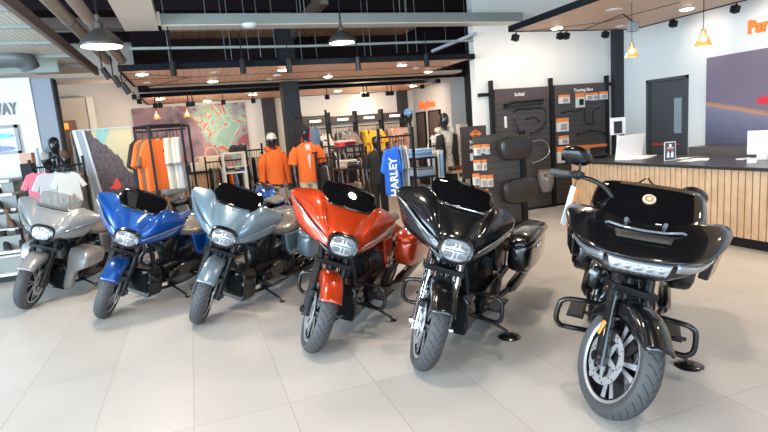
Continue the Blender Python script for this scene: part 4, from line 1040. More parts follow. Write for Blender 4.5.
def mannequin(p, h, label, top, bottom, head=SKN, cap=None, long=False, openf=None, ang=0., vest=None, chest=None):
    # p on floor; h total height
    e = empty('mannequin', p, (0, 0, ang)); tag(e, label, 'mannequin')
    k = h/1.8
    def s(x, y, z): return V((x*k, y*k, z*k))
    def ring(z, a, b, cy=0, cx=0, n=16): return [s(cx+a*cos(2*pi*i/n), cy+b*sin(2*pi*i/n), z) for i in range(n)]
    g = G()
    # body: pelvis to neck and head as one skin
    g.loft([ring(*r) for r in ((.84, .13, .09), (.92, .165, .105), (1.05, .14, .09), (1.15, .145, .095), (1.30, .175, .11), (1.42, .17, .10), (1.48, .10, .07), (1.52, .055, .055), (1.57, .052, .055), (1.60, .065, .08, -.01), (1.66, .078, .098, -.015), (1.73, .078, .10, -.01), (1.78, .06, .075), (1.80, .02, .03))])
    for sx in (-1, 1):
        g.tube([s(sx*.175, 0, 1.41), s(sx*.215, .01, 1.30), s(sx*.24, .03, 1.10), s(sx*.25, .0, .95), s(sx*.245, -.03, .84), s(sx*.24, -.04, .74)], [.055*k, .052*k, .042*k, .036*k, .026*k, .02*k], 10)
        g.ball(s(sx*.24, -.045, .73), (.022*k, .035*k, .055*k), 10)
        g.tube([s(sx*.085, 0, .88), s(sx*.095, 0, .50), s(sx*.10, .01, .28), s(sx*.10, .02, .08)], [.09*k, .062*k, .055*k, .04*k], 12)
        g.ball(s(sx*.105, -.04, .045), (.04*k, .11*k, .04*k), 10)
    obj('body', g, head, e, ang=70)
    # trousers
    g = G(); g.loft([ring(*r) for r in ((.98, .165, .115), (.90, .185, .13), (.80, .18, .125), (.76, .17, .11))])
    for sx in (-1, 1): g.tube([s(sx*.09, 0, .82), s(sx*.10, 0, .50), s(sx*.105, .01, .10)], [.105*k, .09*k, .08*k], 12)
    obj('trousers', g, bottom, e, ang=60)
    g = G()
    rr = [(.80 if not long else .84, .195, .15), (.95, .19, .14), (1.15, .185, .13), (1.32, .205, .145), (1.42, .20, .13), (1.47, .13, .09), (1.50, .08, .075)]
    g.loft([ring(*r) for r in rr])
    for sx in (-1, 1):
        if long: pts, rad = [s(sx*.17, 0, 1.41), s(sx*.235, .01, 1.28), s(sx*.265, .03, 1.08), s(sx*.27, .0, .93), s(sx*.262, -.03, .82)], [.075*k, .085*k, .075*k, .065*k, .05*k]
        else: pts, rad = [s(sx*.17, 0, 1.41), s(sx*.24, .01, 1.30), s(sx*.275, .02, 1.13)], [.075*k, .085*k, .085*k]
        g.tube(pts, rad, 12)
    tp = obj('top', g, top, e, ang=60)
    if openf:
        obj('shirt_front', G().add([s(-.045, -.128, 1.47), s(.045, -.128, 1.47), s(.012, -.158, 1.05), s(-.0, -.158, 1.05), s(-.045, -.11, 1.47), s(.045, -.11, 1.47), s(.012, -.13, 1.05), s(0, -.13, 1.05)], [(0, 1, 2, 3), (4, 5, 6, 7), (0, 1, 5, 4), (1, 2, 6, 5), (2, 3, 7, 6), (3, 0, 4, 7)]), openf, tp)
    if vest:
        g = G()
        for sx in (-1, 1):
            g.loft([[s(sx*(.10+.0*q), -.155+.02*q, 1.45), s(sx*.19, -.10, 1.42), s(sx*.225, -.05, 1.2), s(sx*.225, -.06, .88), s(sx*.10, -.16, .86), s(sx*.06, -.165, 1.15)] if q == 0 else [s(sx*.10, -.12, 1.45), s(sx*.19, .0, 1.42), s(sx*.225, .05, 1.2), s(sx*.225, .05, .88), s(sx*.10, -.12, .86), s(sx*.06, -.13, 1.15)] for q in (0, 1)])
        obj('vest', g, vest, e, ang=40)
    if chest:
        obj('chest_print', G().box(s(.06, -.155, 1.30), s(.16, -.12, 1.325)), chest, tp, smooth=False)
    if long:
        obj('hood', G().tube([s(-.10, -.08, 1.50), s(-.12, .04, 1.52), s(0, .11, 1.53), s(.12, .04, 1.52), s(.10, -.08, 1.50)], .045*k, 10, smooth=4), top, e)
    if cap:
        g = G(); g.loft([ring(z, a, b, -.005) for z, a, b in ((1.70, .088, .108), (1.76, .086, .105), (1.81, .06, .075), (1.825, .01, .01))]); g.loft([[s(.075*cos(a), -.09-.085*sin(a), z) for a in [pi*i/8 for i in range(9)]] for z in (1.705, 1.718)])
        obj('cap', g, cap, e, ang=50)
    return e
def on_floor(px, Y): q = aY(px, 160, Y); return (q.x, Y, 0)
q = aY(271, 137, 10.3)
mannequin((q.x, 10.3, 0), 1.80, 'black mannequin in an orange hoodie, khaki trousers and white cap', C_OR, C_KH, cap=C_WH, long=True, ang=.25)
q = aY(304.5, 130, 10.0)
mannequin((q.x, 10.0, 0), 1.90, 'black mannequin in an open orange short-sleeved shirt over white', C_OR, C_CR, cap=C_BK, openf=C_WH, ang=.0, chest=C_BK)
q = aY(443.5, 119, 8.75)
mannequin((q.x, 8.75, 0), 1.92, 'black mannequin in a plaid shirt, dark vest and dark trousers', C_PL, C_BK, long=True, vest=C_BK)
q = aY(376, 148, 9.6)
mannequin((q.x, 9.6, 0), 1.60, 'black mannequin in a black skull-print top beside the blue shirts', C_BK, C_BK, chest=C_LG)

# back wall clothes wall: white bays, dark header, rails and garments
xa, xb = aY(300, 120, 14.9).x, aY(405, 113, 14.9).x
zt, zb = aY(350, 117-1.5, 14.9).z, aY(350, 122.5, 14.9).z
e = empty('wall_display_bay', ((xa+xb)/2, 14.9, 0)); tag(e, 'long white wall display with dark header above the rear clothing', 'wall display')
w = rel(e)
obj('header_panel', G().box((xa, 14.75, zb), (xb, 15.08, zt)), mat('header_dark', (.06, .05, .05), .5), e, smooth=False, xf=w)
obj('back_panel', G().box((xa, 15.0, 0), (xb, 15.09, zb)), mat('bay_cream', (.70, .64, .55), .6), e, smooth=False, xf=w)
for k in range(5):
    x = xa+(xb-xa)*k/4
    obj('bay_upright', G().box((x-.03, 14.7, 0), (x+.03, 15.0, zt+.12)), BKM, e, smooth=False, xf=w)
for k in range(4):
    x = xa+(xb-xa)*(k+.5)/4
    obj('bay_light', G().box((x-.16, 14.735, (zb+zt)/2-.03), (x+.16, 14.75, (zb+zt)/2+.03)), mat('bay_label_white', (.9, .9, .85), .5, emit=(1, .9, .75), es=1.2), e, smooth=False, xf=w)
for k in range(4):
    x0_ = xa+(xb-xa)*k/4+.06; x1_ = xa+(xb-xa)*(k+1)/4-.06
    for lev, z in enumerate((zb-.12, zb-1.05)):
        e2 = empty('hanging_rail', ((x0_+x1_)/2, 14.62, z)); tag(e2, '%s clothes rail of the %s bay on the back wall' % (('upper', 'lower')[lev], ORD[k]), 'rail', 'rails on the back wall')
        L_ = (x1_-x0_)/2
        obj('rail_bar', G().tube([(-L_, 0, 0), (L_, 0, 0)], .013, 8), BKM, e2)
        for s in (-1, 1): obj('rail_bracket', G().tube([(s*L_*.9, 0, 0), (s*L_*.9, .36, 0)], .01, 6), BKM, e2)
        pal = [[C_CR, C_WH, C_CR, C_LG, C_CR, C_WH, C_CR, C_LG], [C_GR, C_GR, C_LG, C_BK, C_GR, C_PL, C_GR, C_BK], [C_YL, C_YL, C_OR, C_YL, C_LG, C_OR, C_YL, C_CR], [C_PT, C_PT, C_OR, C_PL, C_PT, C_PT, C_RT, C_PT]][k] if lev == 0 else [[C_BK, C_GR, C_BR, C_BK, C_GR, C_BK], [C_BK, C_BR, C_GR, C_RD, C_BK, C_BK], [C_BK, C_BK, C_BR, C_BK, C_GR, C_BK], [C_RD, C_BR, C_BK, C_PT, C_BK, C_BR]][k]
        garments(x0_+.05, x1_-.05, 14.62, z, pal, '%s rail of %s back-wall bay' % (('upper', 'lower')[lev], ORD[k]), 'garments on the back wall rails', sc=1.0, jitter=.5)
        if lev == 0:
            shirt(((x0_+x1_)/2+.05, 14.33, z-.16), pal[1], '%s top facing out before the %s back-wall bay' % (CN[pal[1]], ORD[k]), 'shirt', 'tops facing out on the back wall', th=.06, print_=(C_BK if k != 1 else C_OR), sc=.9)
# round dark rack with grey garments, centre
def rack_of(pxa, pxb, pyrail, Y, cols, where, label, sc=1., jitter=.3, m=None):
    a, b = aY(pxa, pyrail, Y), aY(pxb, pyrail, Y); z = (a.z+b.z)/2
    rail_rack(a.x, b.x, Y, z, label, m=m)
    garments(a.x+.04, b.x-.04, Y, z, cols, where, 'garments on '+where, sc=sc, jitter=jitter)
rack_of(322, 345, 146, 10.4, [C_GR, C_GR, C_BK, C_LG, C_GR, C_BK, C_GR], 'the short rack of grey clothes', 'black clothes rack holding grey garments beside the orange shirt mannequin')
rack_of(346, 366, 152, 11.5, [C_BK, C_RT, C_LG, C_BK, C_PT, C_BK, C_RT], 'the low mixed rack', 'low black clothes rack of mixed garments behind the shelf unit')
rack_of(205, 262, 160, 11.7, [C_BK, C_GR, C_BR, C_LG, C_BK, C_OR, C_DN, C_BK, C_GR, C_KH, C_BR, C_BK, C_PL, C_BK], 'the low dark rack left of the hoodie', 'low clothes rack left of the hoodie mannequin')
# red/blue jackets behind the orange shirt
for i, (px, c) in enumerate(((308, C_RD), (313, C_DN))):
    q = aY(px, 127, 10.2); shirt((q.x, 10.2+.12*i, q.z), c, '%s jacket hanging high behind the orange shirt mannequin' % CN[c], 'jacket', None, ang=.9, sc=.9, th=.12, long=True)
q = aY(309, 124, 10.28)
rail_rack(q.x-.3, q.x+.35, 10.28, q.z+.13, 'tall thin black stand carrying the red and blue jackets')
# blue shirts on rack
q = aY(392, 147, 6.9)
rail_rack(q.x-.15, q.x+.36, 7.0, q.z+.14, 'chrome and black clothes rack with the bright blue tops', m=BKM)
q = aY(391, 148, 6.75)
e = shirt((q.x, 6.78, q.z), C_BL, 'bright blue top with white vertical HARLEY lettering facing the camera', 'shirt', None, ang=-.12, sc=.86, th=.12, wide=.46, long=False)
body = e.children and [c for c in e.children if c.name.startswith('garment_body')][0] if False else [o for o in COL.objects if o.parent == e and o.name.startswith('garment_body')][0]
text_mesh('lettering', 'HARLEY', .15, mat('print_white', (.85, .85, .85), .7), (.055, -.068, -.66), (0, 0, 1), (-1, 0, 0), parent=body, ext=.004, bold=.004, sx=.98)
for i in range(5): 
    shirt((q.x+.13+.042*i, 7.0, q.z+.01), [C_BL, C_BL, C_DN, C_GR, C_LG][i], '%s top right of the lettered blue top, %s in line' % (CN[[C_BL, C_BL, C_DN, C_GR, C_LG][i]], ORD[i]), 'shirt', 'tops beside the lettered blue top', ang=pi/2-.25, sc=.84, th=.035)
# gondola shelf with folded clothes (generic)
def shelf_unit(x0, x1, y0, y1, levels, label, m=BKM, top=None):
    e = empty('shelf_unit', ((x0+x1)/2, (y0+y1)/2, 0)); tag(e, label, 'shelf'); w_ = rel(e)
    for x in (x0, x1):
        for y in (y0, y1): obj('upright', G().cbox((x, y, (top or levels[-1])/2), (.03, .03, (top or levels[-1]))), m, e, smooth=False, xf=w_)
    for z in levels: obj('shelf_board', G().box((x0, y0, z-.025), (x1, y1, z)), m, e, smooth=False, xf=w_)
    return e
def folded(x, y, z, cols, label, w=.3, d=.32, group=None):
    for i, c in enumerate(cols):
        e = G().loft([[(x+a*w/2*k, y+b*d/2*k, z+.035*i+h) for a, b in ((-1, -.9), (-.9, -1), (.9, -1), (1, -.9), (1, .9), (.9, 1), (-.9, 1), (-1, .9))] for h, k in ((.002, .96), (.01, 1), (.026, 1), (.033, .95))])
        tag(obj('folded_garment', e, c, loc=None), '%s folded garment, %s from bottom, %s' % (CN[c], ORD[i], label), 'folded clothing', group or 'folded garments '+label)
a, b = aY(337, 182, 8.6), aY(362, 182, 8.6)
zt = aY(350, 146, 8.6).z
lv = [zt-1.1, zt-.72, zt-.36, zt]
shelf_unit(a.x, b.x, 8.4, 8.9, lv, 'black metal shelf unit with red folded clothes on top, centre of the shop')
folded(a.x+.2, 8.62, zt, [C_RD, C_RD, C_PT], 'on the black shelf unit, top left'); folded(b.x-.17, 8.62, zt, [C_GR, C_RD], 'on the black shelf unit, top right', w=.24)
folded(a.x+.2, 8.62, lv[2], [C_RT, C_CR, C_PT, C_CR], 'on the second shelf down, left'); folded(b.x-.17, 8.62, lv[2], [C_BK, C_GR, C_LG], 'on the second shelf down, right', w=.24)
folded(a.x+.2, 8.62, lv[1], [C_WH, C_CR, C_PK], 'on the third shelf down, left'); folded(b.x-.17, 8.62, lv[1], [C_RT, C_RT, C_CR], 'on the third shelf down, right', w=.24)
a, b = aY(412, 190, 7.9), aY(433, 190, 7.9); zt = aY(422, 157, 7.9).z
lv = [zt-1.0, zt-.62, zt-.3, zt]
shelf_unit(a.x, b.x, 7.7, 8.15, lv, 'black shelf unit with folded denim beside the blue tops')
folded((a.x+b.x)/2, 7.9, zt, [C_LD, C_DN, C_LD, C_LD], 'on the denim shelf unit, top', w=.30)
folded((a.x+b.x)/2, 7.9, lv[2], [C_LD, C_LG, C_LD, C_GR], 'on the denim shelf unit, second shelf', w=.30)
folded((a.x+b.x)/2, 7.9, lv[1], [C_BK, C_YL, C_BK, C_LD], 'on the denim shelf unit, third shelf', w=.30)
for i, (px, c) in enumerate(((434, C_WH), (438, C_WH), (441.5, C_LD))):
    q = aY(px, 150, 8.05); shirt((q.x, 8.05, q.z), c, '%s long top right of the denim shelf unit, %s in line' % (CN[c], ORD[i]), 'clothing', None, ang=pi/2-.5, sc=.95, th=.06, long=True)
q = aY(437, 147, 8.05); rail_rack(q.x-.12, q.x+.12, 8.05, q.z+.02, 'narrow stand carrying the white tops')
# blue cap on a head
def head_form(p, label, cap=None, m=SKN, r=.1, stand=.0):
    e = empty('head_form', p); tag(e, label, 'mannequin head')
    g = G(); g.loft([[(a*cos(2*pi*i/14), b*sin(2*pi*i/14)+cy, z) for i in range(14)] for z, a, b, cy in ((0, .07, .07, 0), (.03, .055, .055, 0), (.08, .05, .055, 0), (.11, .06, .08, -.01), (.18, .076, .1, -.015), (.26, .078, .1, -.01), (.31, .055, .07, 0), (.33, .015, .02, 0))])
    g.ball((0, -.11, .17), (.014, .02, .022), 8)
    if stand: g.tube([(0, 0, -stand), (0, 0, .02)], .02, 8); g.disc((0, 0, -stand+.01), (0, 0, 1), .12, .02, 16)
    obj('head', g, m, e, ang=60)
    if cap:
        g = G(); g.loft([[(a*cos(2*pi*i/16), a*1.15*sin(2*pi*i/16)-.01, z) for i in range(16)] for z, a in ((.22, .09), (.28, .088), (.33, .06), (.345, .01))]); g.loft([[(.075*cos(t), -.09-.09*sin(t), z) for t in [pi*i/8 for i in range(9)]] for z in (.225, .238)])
        obj('cap', g, cap, e, ang=50)
    return e
q = aY(409, 126, 9.8); head_form((q.x, q.y, q.z), 'black head form wearing a blue cap near the fitting rooms', C_DN, stand=q.z)
q = aY(388, 166, 7.4)
# poster sign
a, b = aY(462, 150, 7.6), aY(487, 150, 7.6); zt, zb_ = aY(475, 126, 7.6).z, aY(475, 178, 7.6).z
e = empty('poster_stand', ((a.x+b.x)/2, 7.6, 0)); tag(e, 'dark poster stand with an orange emblem and pale lettering', 'sign')
w = rel(e)
obj('poster_board', G().box((a.x, 7.6, zb_), (b.x, 7.64, zt)), mat('poster_dark', (.055, .045, .045), .5), e, smooth=False, xf=w)
obj('stand_post', G().box(((a.x+b.x)/2-.03, 7.62, 0), ((a.x+b.x)/2+.03, 7.66, zt-.1)), BKM, e, smooth=False, xf=w)
obj('stand_base', G().box(((a.x+b.x)/2-.2, 7.5, 0), ((a.x+b.x)/2+.2, 7.8, .02)), BKM, e, smooth=False, xf=w)
q = aY(475.5, 134, 7.59)-V(e.location)
EM = [(-.085, .0), (-.06, .035), (-.02, .045), (0, .07), (.02, .045), (.06, .035), (.085, 0), (.06, -.035), (.02, -.045), (0, -.07), (-.02, -.045), (-.06, -.035)]
g = G()
for k_, y_, mi_ in ((1.12, .006, 0), (.72, .009, 1)): g.prism([(u*k_, v*k_) for u, v in EM], q.y-y_, q.y, mi_, lambda u, v, t: (q.x+u, t, q.z+v))
g.box((q.x-.10, q.y-.012, q.z-.016), (q.x+.10, q.y, q.z+.016), 0)
obj('emblem', g, [mat('emblem_orange', (.85, .2, .03), .5), MATS['poster_dark']], e, smooth=False)
for k, (s_, dz) in enumerate((('YOUR', -.16), ('MILES', -.24))):
    text_mesh('lettering', s_, .085, mat('print_pale', (.8, .78, .74), .6), (q.x-.12, q.y-.002, q.z+dz), (1, 0, 0), (0, 0, 1), parent=e, ext=.003, bold=.002, sx=.9)
obj('figure_print', G().box((q.x-.12, q.y-.004, q.z-.42), (q.x-.03, q.y, q.z-.3)), MATS['print_pale'], e, smooth=False)
# gondola with boxed parts and passenger backrests
a, b = aY(477, 200, 6.9), aY(528, 200, 6.9); a.x += .02
zt = aY(500, 134, 6.9).z
e = empty('gondola_display', ((a.x+b.x)/2, 6.9, 0)); tag(e, 'dark slatted display gondola with parts and seat backrests', 'display stand')
w = rel(e)
obj('slat_panel', G().box((a.x, 6.9, .12), (b.x-.12, 6.98, zt)), SLAT, e, smooth=False, xf=w)
obj('end_post', G().box((b.x-.12, 6.85, .1), (b.x-.04, 7.02, zt+.02)), BKM, e, smooth=False, xf=w)
obj('base', G().box((a.x, 6.7, .07), (b.x+.05, 7.3, .14)), BKM, e, smooth=False, xf=w)
for x in (a.x+.1, b.x-.02): obj('castor', G().disc((x, 6.8, .04), (1, 0, 0), .04, .03, 14), RUB, e, xf=w)
XG = b.x
def backrest_pad(px0, px1, py0, py1, Y, label):
    A, Bq = aY(px0, (py0+py1)/2, Y), aY(px1, (py0+py1)/2, Y); hz = (aY(px0, py0, Y).z-aY(px0, py1, Y).z)/2
    c = (A+Bq)/2; hx = (Bq.x-A.x)/2
    e = empty('passenger_backrest', c); tag(e, label, 'backrest', None)
    def rr(k, y, kz=None): 
        return [(hx*k*math.copysign(abs(cos(t))**.55, cos(t))*(1+.04*sin(t)), y, hz*(kz or k)*math.copysign(abs(sin(t))**.6, sin(t))) for t in [2*pi*i/28 for i in range(28)]]
    obj('pad', G().loft([rr(.9, .07), rr(1, .04), rr(1, -.02), rr(.93, -.05), rr(.8, -.062)]), mat('black_vinyl', (.022, .018, .017), .32, coat=.2, bump=(120, .05)), e)
    obj('piping', G().tube([p for p in rr(.99, -.022)], .006, 6, closed=True), BKM, e)
    obj('mounting_bracket', G().box((-hx*.5, .06, -.03), (hx*.5, .10, .03)), BKM, e)
backrest_pad(500, 531.5, 135, 160, 6.72, 'black padded passenger backrest on the gondola, upper one')
backrest_pad(503, 537, 178, 203, 6.72, 'black padded passenger backrest on the gondola, lower one')
BOXW = mat('pack_white', (.72, .68, .64), .6); BOXO = mat('pack_orange', (.85, .26, .06), .6); BOXG = mat('pack_grey', (.35, .33, .32), .6)
def pack(px0, px1, py0, py1, Y, label, group, d=.05, inner=BOXG, orange=.3):
    A = aY(px0, py0, Y); Bq = aY(px1, py1, Y)
    x0_, x1_, z0_, z1_ = A.x, Bq.x, Bq.z, A.z
    e = empty('boxed_part', ((x0_+x1_)/2, Y, z0_)); tag(e, label, 'packaged part', group)
    hw, h = (x1_-x0_)/2, z1_-z0_
    obj('pack_card', G().box((-hw, 0, 0), (hw, d, h*(1-orange))), BOXW, e, smooth=False)
    obj('pack_header', G().box((-hw, 0, h*(1-orange)), (hw, d, h)), BOXO, e, smooth=False)
    obj('pack_content', G().cbox((0, -.012, h*.36), (hw*1.0, .024, h*.42)), inner, e, bev=.006)
    obj('peg_hook', G().tube([(0, d, h*.95), (0, d+.04, h*.95)], .004, 6), STL, e)
for i, (x0_, x1_, y0_, y1_) in enumerate([(475, 481, 145, 155), (481.5, 486, 144.5, 153), (486, 490, 144.5, 154), (475, 481, 160.5, 170), (482, 487, 160, 170), (474, 480, 174, 185), (480.5, 487, 175.5, 186.5), (487, 493.5, 175.5, 186.5), (482, 489, 190, 202)]):
    pack(x0_, x1_, y0_, y1_, 6.84, 'orange-topped packet on the gondola, %s in rows from the top left' % ORD[i], 'orange packets on the gondola')
# slat panels on the display wall
Yp = 8.35
def wallpanel(px0, px1, pytop, pybot, label):
    A, Bq = aY(px0, pytop, Yp), aY(px1, pytop-2, Yp)
    A2 = aY(px0+2, pybot, Yp)
    e = empty('slat_panel_display', ((A.x+Bq.x)/2, Yp, 0)); tag(e, label, 'display panel'); w = rel(e)
    z1_ = A.z-.06
    obj('slat_board', G().box((A.x, Yp, .05), (Bq.x, Yp+.04, z1_-.22)), SLAT, e, smooth=False, xf=w)
    obj('header_board', G().box((A.x, Yp-.01, z1_-.22), (Bq.x, Yp+.04, z1_)), mat('header_brown', (.085, .062, .062), .45), e, smooth=False, xf=w)
    obj('lower_board', G().box((A.x, Yp-.01, .0), (Bq.x, Yp+.04, .05)), BKM, e, smooth=False, xf=w)
    return e, A, Bq, z1_
e1, A_, B1, zt1 = wallpanel(494, 548.5, 86, 209, 'tall dark slatted wall panel, left of the pair, with black bars on it')
e2, A2_, B2_, zt2 = wallpanel(554, 606, 82, 204, 'tall dark slatted wall panel, right of the pair, with orange packets')
for i, px in enumerate((491.5, 551.5, 607.5)):
    q = aY(px, 84-i*2.7, Yp-.03)
    o = G().cbox((0, 0, q.z/2+.03), (.06, .07, q.z+.06)); tag(obj('panel_post', o, BKM, smooth=False, loc=(q.x, Yp-.0, 0)), 'black upright post of the slatted panels, %s from the left' % ORD[i], 'post', 'panel posts')
for i, (p0_, p1_) in enumerate((((480, 95), (491, 94)), ((608, 84), (613, 83.6)))):
    a, b = aY(*p0_, Yp), aY(*p1_, Yp); tag(obj('wall_bracket', G().box((0, 0, -.03), (b.x-a.x, .06, .03)), BKM, smooth=False, loc=(a.x, Yp+.02, a.z)), 'short black wall rail at the %s of the slatted panels' % ('left', 'right')[i], 'rail')
for e_, A, Bq, z_, k, s_ in ((e1, A_, B1, zt1, 0, 'Softail'), (e2, A2_, B2_, zt2, 1, 'Touring Bars')):
    text_mesh('lettering', s_, .085, MATS['print_pale'], ((A.x+Bq.x)/2-e_.location.x-.17, -.014, z_-.14), (1, 0, 0), (0, 0, 1), parent=e_, ext=.003, bold=.002)
def hung(pts, r, Y, m, label, name='handlebar', cat='motorcycle part', smooth=4, extra=None):
    P_ = [aY(x, y, Y) for x, y in pts]; o = P_[0].copy()
    e = empty(name, o); tag(e, label, cat)
    obj('bar', G().tube([p-o for p in P_], r, 8, smooth=smooth), m, e)
    for p in (P_[0], P_[-1]): obj('end_piece', G().tube([p-o+V((0, -.0, 0)), p-o+V((0, .085, 0))], r*1.2, 8), m, e)
    return e
hung([(507, 105), (514, 102.5), (524, 102), (534, 101), (543, 100)], .022, 8.27, BKM, 'straight black rail part hanging highest on the left slatted panel', 'luggage_rail')
hung([(506, 107.5), (524, 105), (543, 103.5)], .010, 8.27, BKM, 'thin black rod just under the highest rail on the left panel', 'mounting_rod')
hung([(521, 134), (516, 124), (514, 113), (518, 109.5), (528, 109), (538, 108), (545, 110), (546.5, 120), (540, 130), (533, 133)], .013, 8.27, BLK, 'black curved handlebar on the left slatted panel')
hung([(528, 119), (534, 117), (540, 121)], .010, 8.27, BKM, 'small black arched bar inside the curved handlebar', 'support_bar')
hung([(528, 143), (540, 140), (547, 144), (549, 153), (541, 160), (533, 163)], .012, 8.27, mat('aluminium_bar', (.6, .58, .56), .25, .9), 'pale metal curved bar on the left panel beside the backrest', 'engine_guard_bar')
hung([(564, 113), (571, 111), (577, 112), (584, 109), (586, 122), (594, 124), (593, 112), (600, 108)], .012, 8.27, BLK, 'black bent handlebar on the right slatted panel')
hung([(580, 134), (590, 131), (600, 131.5), (607, 134)], .014, 8.27, BLK, 'low black handlebar lying on the right slatted panel')
# white cards, seat
q = aY(507, 122, 8.3); tag(obj('price_card', G().cbox((0, 0, 0), (.05, .01, .2)), BOXW, smooth=False, loc=(q.x, 8.344, q.z)), 'narrow white card on the left slatted panel', 'card')
q = aY(545, 178, 8.2); e = empty('rear_fender_panel', q); obj('wall_hook', G().tube([(0, 0, .12), (0, .16, .12)], .01, 6), BKM, e); tag(e, 'grey rear fender shell hanging low on the left slatted panel', 'fender')
obj('shell', G().loft([[(.17*k*cos(t), -.16*k2*max(0, sin(t)), z) for t in [pi*i/12 for i in range(13)]] for z, k, k2 in ((.17, .75, .6), (.1, 1, 1), (-.1, .9, 1.1), (-.24, .6, .8), (-.27, .3, .4))], closed=False, caps=False), mat('fender_grey', (.20, .17, .155), .3, coat=.6), e, sol=.006)
obj('opening_trim', G().tube([(.11*cos(t), -.14, .07+.035*sin(t)) for t in [2*pi*i/20 for i in range(20)]], .008, 6, closed=True), BKM, e)
for i, (x0_, x1_, y0_, y1_) in enumerate([(560, 570, 95, 103), (577, 585, 93, 107), (586, 592, 93, 100), (592.5, 598, 92.5, 100), (600, 608, 91.5, 99), (557.5, 569, 118.5, 131), (560, 569, 136, 144), (558, 570, 147, 162), (571, 580, 146.5, 157), (581, 590, 145.5, 155)]):
    pack(x0_, x1_, y0_, y1_, 8.29, 'packet on the right slatted panel, %s in rows from the top left' % ORD[i], 'orange packets on the slatted panel', inner=BKM if i in (1, 7) else BOXG)
a, b = aY(570, 150, 8.2), aY(607, 147, 8.2); tag(obj('orange_shelf_edge', G().box((0, 0, 0), (b.x-a.x, .12, .05)), BOXO, smooth=False, loc=(a.x, 8.2, a.z)), 'orange-edged shelf strip low on the right slatted panel', 'shelf')
# ------------------------------------------------------------------ things on the counter
TZ = .96
def onc(px, py, z=TZ): return aZ(px, py, z)
q = onc(628, 157)
e = empty('laptop', (6.62, 6.55, TZ), (0, 0, R(100))); 
q0, q1 = aY(610.5, 134, 6.55), aY(645, 157, 6.55)
e.location = ((q0.x+q1.x)/2, 6.55, TZ); e.rotation_euler = (0, 0, R(12))
tag(e, 'white back of an open screen standing at the far end of the counter', 'computer screen')
hw = (q1.x-q0.x)/2; h = .37
obj('display_lid', G().box((-hw, -.02, .0), (hw, -.0, h), M=Matrix.Rotation(R(8), 4, 'X')), WHT, e, bev=.006)
obj('keyboard_base', G().box((-hw, -.26, 0), (hw, -.01, .018)), WHT, e, bev=.004)
q0, q1 = aY(613, 118, 7.0), aY(628, 133, 7.0)
e = empty('framed_notice', ((q0.x+q1.x)/2, 7.05, TZ)); tag(e, 'small white-framed dark notice standing behind the white screen', 'framed notice')
hw = (q1.x-q0.x)/2; zz = q0.z-TZ
obj('frame_border', G().box((-hw, 0, zz-.28), (hw, .02, zz)), WHT, e, smooth=False); obj('notice_print', G().box((-hw*.6, -.004, zz-.26), (hw*.5, 0, zz-.06)), DKG, e, smooth=False); obj('support_leg', G().box((-.02, .0, 0), (.02, .02, zz-.27)), WHT, e, smooth=False)
# sign card on counter
q = onc(670, 160.5)
e = empty('counter_sign', (q.x, q.y, TZ), (0, 0, R(-14))); tag(e, 'small black and white notice in a stand on the counter before the door', 'sign')
obj('acrylic_holder', G().box((-.085, 0, 0), (.085, .006, .262)), WHT, e, smooth=False)
obj('notice_print', G().box((-.075, -.003, .01), (.075, 0, .252)), mat('notice_charcoal', (.07, .075, .09), .45), e, smooth=False)
for x in (-.03, .03): obj('bottle_print', G().box((x-.018, -.005, .04), (x+.018, -.002, .11)).box((x-.008, -.005, .11), (x+.008, -.002, .13)), WHT, e, smooth=False)
obj('red_line_print', G().box((-.055, -.005, .148), (.055, -.002, .16)), mat('print_red', (.7, .08, .06), .5), e, smooth=False)
obj('logo_print', G().disc((0, -.004, .21), (0, 1, 0), .022, .003, 12).box((-.05, -.005, .172), (.05, -.002, .182)), WHT, e, smooth=False)
for i, (x, y, w_, d_, r_) in enumerate([(690, 160.5, .3, .21, .3), (700, 159.5, .3, .21, .6), (683, 158.5, .2, .15, .1), (640, 158.5, .3, .21, .2), (745, 159, .2, .1, 0)]):
    q = onc(x, y); tag(obj('paper_sheet', G().box((-w_/2, -d_/2, 0), (w_/2, d_/2, .003+.002*i)), WHT, smooth=False, loc=(q.x, q.y, TZ)), 'white paper lying on the counter, %s from the left end' % ORD[[3, 2, 1, 0, 4].index(i) if i in (0, 1, 2, 3, 4) else 0], 'paper', 'papers on the counter').rotation_euler = (0, 0, r_)
q = onc(752.5, 163)
e = empty('card_reader', (q.x, q.y, TZ), (0, 0, -1.2)); tag(e, 'small white card terminal on the counter near the right edge', 'card terminal')
obj('casing', G().loft([[(x*k, y*k, z+(.018 if y > 0 else 0)) for x, y in ((-.05, -.04), (.05, -.04), (.05, .04), (-.05, .04))] for z, k in ((0, 1), (.03, 1), (.045, .85))]), WHT, e, bev=.005); obj('keypad', G().box((-.035, -.03, .046), (.035, .0, .05)), BOXG, e); obj('terminal_screen', G().box((-.03, .005, .06), (.03, .03, .064)), GLS if 'GLS' in globals() else BKM, e)
q = aX(762, 148, 7.6); e = empty('picture_card', (7.62, q.y, 1.0)); tag(e, 'small upright photo card on the back cabinet under the mural', 'picture card')
obj('card_board', G().box((0, -.09, 0), (.012, .06, .24)), WHT, e, smooth=False); obj('photo_print', G().box((-.004, -.08, .02), (0, .05, .22)), mat('photo_green', (.25, .30, .18), .5, var=(20, (.5, .4, .25))), e, smooth=False)
q = onc(766, 157); e = empty('monitor', (6.7, q.y-.12, TZ)); tag(e, 'white edge of a screen at the right side of the counter', 'monitor')
obj('screen_shell', G().box((0, -.25, .06), (.03, .16, .36)), WHT, e, bev=.005); obj('stand', G().cbox((.02, -.05, .03), (.1, .12, .06)), WHT, e)
q = onc(600, 157.5); e = empty('black_cable_tray', q)
